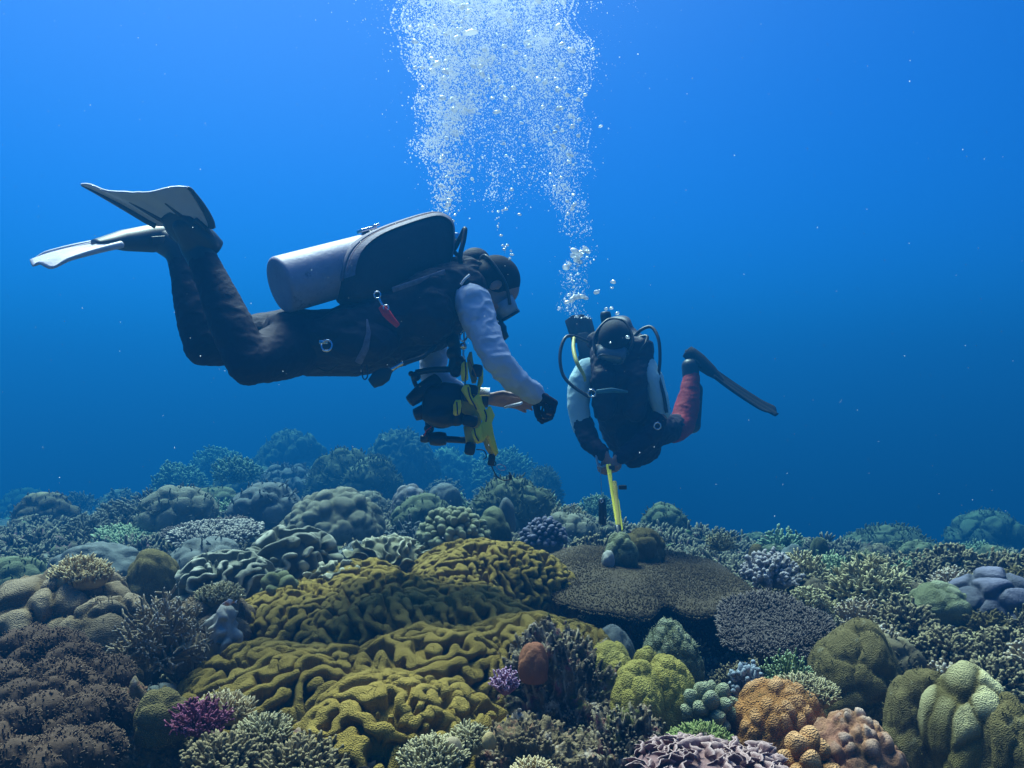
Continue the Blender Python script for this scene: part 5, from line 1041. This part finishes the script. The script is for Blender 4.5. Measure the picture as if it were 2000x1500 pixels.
# ------------------------------------------------------------------ the far diver (facing us, bowed over the table coral)
def far_diver():
    r = person_root('person', P(1215, 910, 4.1), 'diver in black vest with teal sleeves and one red leg, bowed over the table coral')
    body = MB(); suit = MB(); slv = MB(); red = MB(); boots = MB(); D = 4.1
    lat = np.array([1, .05, 0.]); ax_ = [P(1226, 700, D), P(1222, 735, D), P(1222, 790, D + .06), P(1232, 840, D + .16), P(1245, 872, D + .32)]
    loft(suit, ax_, [.13, .165, .165, .15, .13], [.10, .12, .12, .12, .10], lat, 26); loft(body, ax_, [.11, .15, .15, .13, .11], [.08, .10, .10, .10, .08], lat, 24)
    # legs: one bent up to the right, one straight back behind
    lg = [P(1268, 842, D + .3), P(1300, 838, D + .42), P(1332, 832, D + .55)]
    capsule(suit, lg, [.092, .082, .066], 3, 18); capsule(body, lg, [.08, .07, .055])
    cf = [P(1333, 828, D + .55), P(1342, 795, D + .6), P(1347, 765, D + .64), P(1350, 738, D + .68)]
    capsule(red, cf, [.074, .072, .058, .050], 3, 18); capsule(body, cf + [P(1350, 712, D + .7)], [.055, .055, .042, .035, .032])
    capsule(red, [P(1318, 840, D + .48), cf[0]], [.074, .076], 3); capsule(boots, [P(1350, 742, D + .68), P(1348, 716, D + .7), P(1362, 708, D + .72)], [.050, .052, .044], 3); capsule(boots, [P(1352, 742, D + .68), P(1364, 760, D + .67), P(1352, 830, D + .58)], [.03, .028, .05], 3)
    lb = [P(1222, 850, D + .4), P(1190, 800, D + .75), P(1160, 735, D + .95)]
    capsule(suit, lb, [.085, .066, .052], 3); capsule(body, lb, [.07, .055, .042]); bt2 = MB(); capsule(bt2, [lb[-1], P(1152, 712, D + .98)], [.05, .045], 3)
    # arms: pale teal sleeves, dark gauntlets meeting at the pointer
    la = [P(1148, 724, D), P(1133, 748, D - .03), P(1129, 790, D - .06), P(1136, 832, D - .08)]
    capsule(slv, la, [.066, .062, .056, .050], 3, 18); ca = [P(1138, 828, D - .08), P(1152, 862, D - .14), P(1176, 885, D - .20)]
    capsule(suit, ca, [.054, .048, .036], 3); capsule(body, la + ca[1:], [.05, .047, .042, .04, .036, .026])
    ra = [P(1258, 716, D - .02), P(1272, 742, D - .06), P(1286, 778, D - .08), P(1293, 806, D - .08)]
    capsule(slv, ra, [.062, .062, .050, .042], 3, 18); cb = [P(1290, 802, D - .06), P(1276, 842, D - .12), P(1235, 880, D - .16), P(1212, 892, D - .2)]
    capsule(suit, cb, [.048, .046, .046, .036], 3); capsule(body, ra + cb[1:], [.05, .047, .04, .036, .036, .034, .026])
    capsule(suit, [P(1232, 850, D), P(1240, 890, D - .02), P(1236, 902, D)], [.085, .060, .035], 3)
    hand(body, P(1178, 880, D - .20), (.35, -.1, -1), (.7, .3, .1), 1.0, -1, .95)
    hand(body, P(1208, 890, D - .2), (-.5, -.1, -.85), (-.5, .4, .3), .9, 1, .9)
    hc = V3(P(1198, 672, D - .04)); up = np.array([-.05, -.72, .68]); face = np.array([-.20, -.62, -.75])
    capsule(body, [P(1222, 700, D), hc - np.array([0, 0, .03])], [.06, .055]); f, l, u = head(body, hc, up, face, .92)
    fused(body, 'body', SKIN, r, .006, 3); fused(suit, 'wetsuit', BLK, r, .008, 5, .005, 8, 13); fused(slv, 'sleeves', SLEEVET, r, .007, 5, .002, 9, 15)
    fused(red, 'red_leg', REDS, r, .008, 4, .003, 8, 17); fused(boots, 'boot', RUBBER, r, .008, 4); fused(bt2, 'boot', RUBBER, r, .008, 4)
    hm = MB(); ball(hm, hc - f * .014 + u * .030, (.098, .080, .089), 4, (f, l, u)); fused(hm, 'hood', HAIRM, r, .007, 3)
    c = hc + f * .088 + u * .004; sk = MB(); loft(sk, [c - f * .04, c, c + f * .022], [.078, .074, .064], [.046, .044, .037], l, 28, caps=False, power=.7); m_ = part(sk, 'mask', CLEARD, r)
    fr = MB()
    pts = [c + f * .026 + l * (.060 * np.sign(math.cos(t)) * abs(math.cos(t)) ** .6) + u * (.004 + .032 * np.sign(math.sin(t)) * abs(math.sin(t)) ** .6) for t in np.linspace(0, 2 * PI, 33)]; tube(fr, pts, .0042, 8, 1, side=f)
    part(fr, 'frame', pmat('frame_grey', (.09, .10, .12), .4), r, m_); gl = MB(); loft(gl, [c + f * .018, c + f * .024], [.062, .062], [.032, .032], l, 28, caps=False, power=.7); ball(gl, c + f * .018, (.006, .060, .031), 3, (f, l, u)); part(gl, 'glass', GLASSM, r, m_)
    st = MB()
    for q in (-.018, 0, .018): tube(st, [c + l * .08 - f * .01 + u * q, hc + l * .096 + u * (.03 + q), hc - f * .09 + l * .05 + u * (.05 + q), hc - f * .11 + u * (.05 + q), hc - f * .09 - l * .05 + u * (.05 + q), hc - l * .096 + u * (.03 + q), c - l * .08 - f * .01 + u * q], .007, 8)
    part(st, 'strap', RUBBER, r, m_)
    # vest, with shoulder bulges and a torso highlight modelled as a coloured teal strip
    vm = MB(); va = [P(1224, 700, D + .01), P(1220, 735, D), P(1220, 785, D + .04), P(1226, 830, D + .10)]
    loft(vm, va, [.14, .155, .155, .145], [.12, .13, .14, .13], lat, 30)
    for sx in (1174, 1244): capsule(vm, [P(sx, 690, D - .02), P(sx + (1215 - sx) * .1, 740, D - .10), P(sx + (1215 - sx) * .15, 800, D - .10)], [.052, .062, .058], 3)
    capsule(vm, [P(1166, 668, D + .1), P(1218, 656, D + .16), P(1252, 682, D + .06)], [.052, .066, .055], 3)
    v_ = fused(vm, 'vest', VEST, r, .008, 5, .007, 6, 19)
    bp = MB(); loft(bp, [P(1166, 765, D - .20), P(1195, 762, D - .235), P(1225, 765, D - .22)], [.010, .012, .006], [.004] * 3, (0, 0, 1), 10); part(bp, 'torso_highlight', pmat('highlight_teal', (.05, .16, .20), .7), r, v_)
    rn = MB(); ring_torus(rn, P(1156, 768, D - .19), (0, -1, 0), .018, .004); ring_torus(rn, P(1284, 832, D - .18), (0, -1, 0), .016, .004); part(rn, 'ring', STEEL, r, v_)
    make_fin(r, P(1366, 706, D + .72), P(1508, 822, D + .62), (.35, .85, .25), .055, .085, .05, (RUBD, BLADED, RUBD), label='long dark fin trailing down to the right')
    make_fin(r, P(1150, 700, D + .98), P(1128, 612, D + 1.10), (1, .2, .05), .07, .085, .02, (RUBD, BLADED, RUBD), label='dark fin rising behind the head')
    # tank behind the shoulders
    tr = empty('scuba_tank', P(1240, 800, D + .3)); tag(tr, 'dark scuba tank on the back of the far diver, only its knob above the head', 'scuba tank')
    cy = MB(); t0 = V3(P(1208, 652, D + .20)); t1 = V3(P(1240, 800, D + .45)); loft(cy, [t0, t1], [.088, .088], [.088, .088], lat, 28); part(cy, 'cylinder', pmat('tank_dark', (.05, .05, .06), .5), tr)
    kb = MB(); loft(kb, [P(1184, 630, D + .16), P(1183, 617, D + .16)], [.026, .030], [.026, .026], lat, 16); part(kb, 'valve', PLAST, tr)
    rg = empty('regulator', P(1240, 670, D)); tag(rg, 'regulator with looping black hoses and yellow mouthpiece cover on the far diver', 'regulator')
    mp_ = hc + f * .125 - u * .062; ss = MB(); loft(ss, [mp_ - f * .03, mp_ + f * .005, mp_ + f * .022], [.034, .038, .030], [.034, .038, .030], l, 20); part(ss, 'second_stage', YELS, rg)
    ex = MB(); capsule(ex, [mp_ - l * .05 - u * .02, mp_ - u * .03, mp_ + l * .05 - u * .02], [.014, .018, .014]); part(ex, 'exhaust_tee', PLAST, rg)
    for pts in ([(1150, 668, .05), (1122, 657, .02), (1104, 660, -.02), (1094, 690, -.06), (1098, 728, -.10), (1116, 752, -.13), (1150, 775, -.16)],
                [(1232, 668, .05), (1250, 646, .02), (1272, 639, 0), (1286, 662, -.05), (1289, 700, -.08), (1286, 735, -.10)],
                [(1228, 672, 0), (1248, 660, -.03), (1263, 657, -.05), (1262, 668, -.07), (1250, 684, -.09), (1245, 700, -.1)],
                [(1286, 735, -.10), (1296, 770, -.13), (1302, 806, -.13)]):
        h = MB(); tube(h, [P(x, y, D + q) for x, y, q in pts], .0085, 10); part(h, 'hose', RUBBER, rg)
    h = MB(); tube(h, [P(x, y, D + q) for x, y, q in [(1121, 660, -.02), (1120, 680, -.10), (1126, 706, -.18), (1140, 732, -.20), (1143, 745, -.20)]], [.008, .010, .010, .008, .006], 10); part(h, 'yellow_hose', YELS, rg)
    # pointer stick
    ps = empty('pointer_stick', P(1200, 980, 3.9)); tag(ps, 'yellow folding stick held down to the table coral by the far diver', 'measuring stick')
    dA, dB = 3.86, 3.55
    def pt(px, t, o=0): py = 900 + 140 * t; return P(px + o, py, dA + (dB - dA) * t)
    ypath = lambda a, b, x0, x1: [pt(x0 + (x1 - x0) * t, t) for t in np.linspace(a, b, 5)]
    for (a, b, x0, x1, m, w_) in ((.06, .97, 1185, 1208, FOAM, .0052), (.06, .42, 1190, 1204, FOAM, .005), (.36, .58, 1201, 1206, FOAM, .006), (.55, .97, 1196, 1215, FOAM, .0052), (.30, .92, 1196, 1210, FOAMB, .008)):
        g = MB(); pp_ = ypath(a, b, x0, x1); loft(g, pp_, [w_ * 1.3] * 5, [w_ * .8] * 5, (1, 0, 0), 8, power=.6); part(g, 'stick_leg', m, ps)
    g = MB(); loft(g, [pt(1207, .93), pt(1209, 1.06)], [.016, .010], [.012, .008], (1, 0, 0), 12); box(g, pt(1216, .37), ((1, 0, 0), (0, 1, 0), (0, 0, 1)), (.018, .010, .010)); box(g, pt(1195, .10), ((1, 0, 0), (0, 1, 0), (0, 0, 1)), (.014, .010, .012)); part(g, 'end_cap', PLAST, ps)
    dw = empty('dive_torch', P(1176, 1000, 3.85)); tag(dw, 'black cylinder hanging on a thin line left of the yellow stick', 'torch')
    g = MB(); loft(g, [P(1176, 980, 3.85), P(1177, 1000, 3.85), P(1177, 1018, 3.85)], [.018, .020, .019], [.018, .020, .019], (1, 0, 0), 18); part(g, 'torch_body', PLAST, dw)
    g = MB(); ring_torus(g, P(1175, 978, 3.83), (0, 1, 0), .007, .0022, 14, 1.4); part(g, 'snap_hook', STEEL, dw)
    g = MB(); tube(g, [P(1172, 905, 3.87), P(1174, 940, 3.86), P(1175, 975, 3.85)], .0014, 6); tube(g, [P(1165, 880, 3.9), P(1166, 900, 3.88), P(1172, 912, 3.87), P(1185, 908, 3.88)], .006, 8); part(g, 'line', pmat('pale_line', (.35, .45, .5), .6), dw)
far_diver()

# ------------------------------------------------------------------ fish
def fish(px, py, d, L, rz, label, m1, m2):
    r = empty('fish', P(px, py, d), (0, 0, rz)); tag(r, label, 'fish'); mb = MB()
    xs = np.linspace(-.5, .42, 9); hh = np.array([.03, .10, .17, .21, .22, .19, .13, .06, .045]); V = [(x * L, 0, 0) for x in xs]
    loft(mb, V, list(hh * L * .35), list(hh * L), (0, 1, 0), 14); link('body', mb.mesh('body', m1), r)
    t = MB(); prism(t, [(.40 * L, 0, 0), (.62 * L, 0, .16 * L), (.56 * L, 0, 0), (.62 * L, 0, -.16 * L)], (0, 1, 0), .02 * L, 0); link('tail', t.mesh('tail', m2), r)
    t = MB(); prism(t, [(-.25 * L, 0, .18 * L), (.0 * L, 0, .32 * L), (.28 * L, 0, .22 * L), (.30 * L, 0, .10 * L), (-.2 * L, 0, .14 * L)], (0, 1, 0), .02 * L, 0); link('dorsal_fin', t.mesh('dorsal_fin', m2), r)
fish(447, 1178, 2.12, .035, .6, 'tiny white and orange fish between the crinkled white coral and the leather coral', pmat('fish_orange', (.7, .2, .03), .4, (.85, .8, .75), 60), WHITEP)
# ------------------------------------------------------------------ exhaled bubbles
def bubbles():
    m = bpy.data.materials.new('air_bubble'); m.use_nodes = True; t = m.node_tree; bs = t.nodes['Principled BSDF']
    bs.inputs['Base Color'].default_value = (.88, .94, 1, 1); bs.inputs['Roughness'].default_value = .18; bs.inputs['Specular IOR Level'].default_value = 1.0
    tr = nn(t, 'ShaderNodeBsdfTransparent'); lw = nn(t, 'ShaderNodeLayerWeight'); lw.inputs['Blend'].default_value = .5
    mr = nn(t, 'ShaderNodeMapRange'); mr.inputs['From Min'].default_value = 0.0; mr.inputs['From Max'].default_value = .8; mr.inputs['To Min'].default_value = .5; mr.inputs['To Max'].default_value = 1.0
    mx = nn(t, 'ShaderNodeMixShader'); tl = nn(t, 'ShaderNodeBsdfTranslucent'); tl.inputs[0].default_value = (.92, .96, 1, 1); m3 = nn(t, 'ShaderNodeMixShader'); m3.inputs[0].default_value = .55; t.links.new(bs.outputs[0], m3.inputs[1]); t.links.new(tl.outputs[0], m3.inputs[2]); t.links.new(lw.outputs['Facing'], mr.inputs['Value']); t.links.new(mr.outputs[0], mx.inputs[0])
    t.links.new(tr.outputs[0], mx.inputs[1]); gb = nn(t, 'ShaderNodeBsdfGlossy'); gb.inputs['Roughness'].default_value = .12; m4 = nn(t, 'ShaderNodeMixShader'); m4.inputs[0].default_value = .35; t.links.new(m3.outputs[0], m4.inputs[1]); t.links.new(gb.outputs[0], m4.inputs[2]); t.links.new(m4.outputs[0], mx.inputs[2]); t.links.new(mx.outputs[0], t.nodes['Material Output'].inputs['Surface'])
    ms = bpy.data.materials.new('micro_bubble'); ms.use_nodes = True; t = ms.node_tree; bs = t.nodes['Principled BSDF']; bs.inputs['Base Color'].default_value = (.88, .94, 1, 1); bs.inputs['Roughness'].default_value = .3
    tl = nn(t, 'ShaderNodeBsdfTranslucent'); tl.inputs[0].default_value = (.92, .96, 1, 1); m3 = nn(t, 'ShaderNodeMixShader'); m3.inputs[0].default_value = .6; t.links.new(bs.outputs[0], m3.inputs[1]); t.links.new(tl.outputs[0], m3.inputs[2]); gb = nn(t, 'ShaderNodeBsdfGlossy'); gb.inputs['Roughness'].default_value = .2; m4 = nn(t, 'ShaderNodeMixShader'); m4.inputs[0].default_value = .12; t.links.new(m3.outputs[0], m4.inputs[1]); t.links.new(gb.outputs[0], m4.inputs[2])
    tr2 = nn(t, 'ShaderNodeBsdfTransparent'); m5 = nn(t, 'ShaderNodeMixShader'); m5.inputs[0].default_value = .38; t.links.new(m4.outputs[0], m5.inputs[1]); t.links.new(tr2.outputs[0], m5.inputs[2]); t.links.new(m5.outputs[0], t.nodes['Material Output'].inputs['Surface'])
    rg = np.random.default_rng(9)
    def column(n, ys, xs, sg, d0, d1, ypow=1.0, ya=None, yb=None):
        ya = min(ys) if ya is None else ya; yb = max(ys) if yb is None else yb
        y = yb - (yb - ya) * rg.uniform(0, 1, n) ** ypow; o = np.argsort(ys)
        c = np.interp(y, np.array(ys)[o], np.array(xs)[o]); s = np.interp(y, np.array(ys)[o], np.array(sg)[o])
        x = c + s * np.clip(rg.normal(size=n), -1.9, 1.9); x += 9 * np.sin(y / 31.0 + c * .01) + 6 * np.sin(y / 13.0 + 1.7); x += rg.normal(size=n) * (1 + (rg.uniform(size=n) < .12) * s * .8); d = rg.uniform(d0, d1, n)
        return np.stack([x, y, d], 1)
    A = lambda n, p=.7: column(n, [-60, 0, 100, 200, 300, 400, 440], [880, 870, 872, 872, 862, 866, 872], [62, 56, 44, 32, 21, 14, 8], 2.8, 3.8, p)
    B = lambda n, p=.6: column(n, [-60, 0, 100, 200, 300, 400, 480], [1010, 1020, 1060, 1085, 1095, 1115, 1120], [58, 58, 46, 36, 25, 16, 12], 3.6, 4.4, p)
    Cc = lambda n, p=.55: column(n, [-60, 0, 100, 200, 300, 430], [950, 955, 970, 985, 985, 985], [85, 85, 85, 80, 62, 62], 3.1, 4.2, p)
    D = lambda n: column(n, [480, 520, 560, 600, 622], [1128, 1128, 1128, 1122, 1140], [14, 14, 14, 14, 12], 4.0, 4.25, 1.0)
    E = lambda n: column(n, [400, 450, 500, 545], [984, 984, 982, 988], [3, 3, 4, 3], 2.62, 2.70, 1.0)
    def P_(a): return np.stack([(a[:, 0] - 1000) / F * a[:, 2], a[:, 2], CZ - (a[:, 1] - 750) / F * a[:, 2]], 1)
    # the mass of fine bubbles
    mb = MB()
    def mass(pts, r0, r1, v, f, pw=2.2):
        K = len(pts); r_ = (r0 + (r1 - r0) * rg.uniform(0, 1, K) ** pw); V = v[None] * r_[:, None, None] * rg.uniform(.75, 1.2, (K, 1, 3)) + P_(pts)[:, None]
        mb.add(V.reshape(-1, 3), None, (f[None] + (np.arange(K) * len(v))[:, None, None]).reshape(-1, 3))
    v1, f1 = ico(1); vo = np.array([(1, 0, 0), (-1, 0, 0), (0, 1, 0), (0, -1, 0), (0, 0, 1), (0, 0, -1)], float); fo = np.array([(0, 2, 4), (2, 1, 4), (1, 3, 4), (3, 0, 4), (2, 0, 5), (1, 2, 5), (3, 1, 5), (0, 3, 5)])
    big = np.concatenate([A(4200), B(3600), Cc(4600), D(300), E(12)]); mass(big, .0013, .0046, v1, f1)
    cl = []
    for _ in range(260):      # clumps inside the plume
        c = (A(1, .5), B(1, .5), Cc(1, .5))[rg.integers(3)][0]; k = rg.integers(20, 90); cl.append(c + rg.normal(size=(k, 3)) * np.array([rg.uniform(5, 14), rg.uniform(5, 18), .03]))
    cl = np.concatenate(cl); cl = cl[(cl[:, 0] > 790) & (cl[:, 0] < 1175)]
    mass(cl, .0014, .0046, v1, f1)
    fine = np.concatenate([A(9000, .36), B(12000, .42), Cc(28000, .34), D(600)]); mass(fine, .0008, .0020, vo, fo, 1.6)
    sp = np.stack([rg.uniform(0, 2000, 700), rg.uniform(0, 1100, 700), rg.uniform(1.0, 5, 700)], 1); mass(sp, .0004, .0012, vo, fo)      # drifting specks
    o = mb.build('fine_bubbles', ms); tag(o, 'cloud of fine exhaled air bubbles rising between the divers to the top of the picture', 'bubbles', kind='stuff')
    # the larger ones, each its own
    v, f = ico(3); protos = []
    for s in range(6):
        w_ = 1 + .12 * fsin(v, .35, 300 + s, 1); V = v * w_[:, None] * np.array([1, 1, .62 + .06 * (s % 3)]); V[:, 2] -= .22 * (V[:, 0] ** 2 + V[:, 1] ** 2) * (s % 2); protos.append(npmesh('air_bubble', V, None, f, mat=m))
    pts = np.concatenate([A(85, .8), B(75, .8), Cc(60, .7), D(34), E(12),
        np.array([(1105, 522, 4.1), (1112, 516, 4.1), (1122, 490, 4.1), (1130, 498, 4.12), (1136, 492, 4.1), (1142, 486, 4.1), (1148, 492, 4.1), (1126, 506, 4.12), (1132, 512, 4.1), (1118, 498, 4.1),
                  (1108, 590, 4.05), (1118, 584, 4.05), (1126, 580, 4.05), (1136, 578, 4.05), (1144, 582, 4.05), (1198, 550, 4.0), (1195, 562, 4.0), (1165, 570, 4.0), (1184, 603, 4.0), (1194, 601, 4.0), (1206, 612, 4.0),
                  (1226, 658, 3.95), (1173, 247, 4.0), (971, 628, 2.7), (1192, 669, 3.9)])])
    rad = np.concatenate([rg.uniform(.0035, .0085, 85), rg.uniform(.0045, .010, 75), rg.uniform(.004, .009, 60), rg.uniform(.003, .008, 34), rg.uniform(.0022, .0050, 12),
                          np.array([.014, .011, .016, .018, .013, .011, .010, .014, .012, .012, .012, .013, .014, .013, .010, .011, .007, .010, .008, .008, .009, .009, .008, .004, .005])])
    W = P_(pts)
    for k in range(len(W)):
        o = link('air_bubble', protos[k % 6]); o.location = W[k]; o.rotation_euler = (rg.uniform(-.5, .5), rg.uniform(-.5, .5), rg.uniform(0, 6)); r_ = rad[k] * (1.25 if pts[k][1] > 220 else 1.7); o.scale = (r_ * rg.uniform(.9, 1.4), r_, r_)
        if k >= 254 and pts[k][2] > 3.8: lab = 'one of the air bubbles leaving the mouthpiece of the far diver'; g = 'air bubbles over the far diver'
        elif pts[k][2] < 2.75: lab = 'small air bubble in the thin stream over the hood of the near diver'; g = 'air bubbles over the near diver'
        elif pts[k][1] > 478: lab = 'one of the air bubbles leaving the mouthpiece of the far diver'; g = 'air bubbles over the far diver'
        else: lab = 'silvery air bubble in the rising plume between the divers'; g = 'air bubbles in the plume'
        tag(o, lab, 'bubble', g)
    o = link('air_bubble', protos[1]); o.location = P(920, 62, 2.6); o.scale = (.024, .02, .008); o.rotation_euler = (0, -.2, 0); tag(o, 'long flat silvery bubble near the top of the plume', 'bubble', 'air bubbles in the plume')
bubbles()
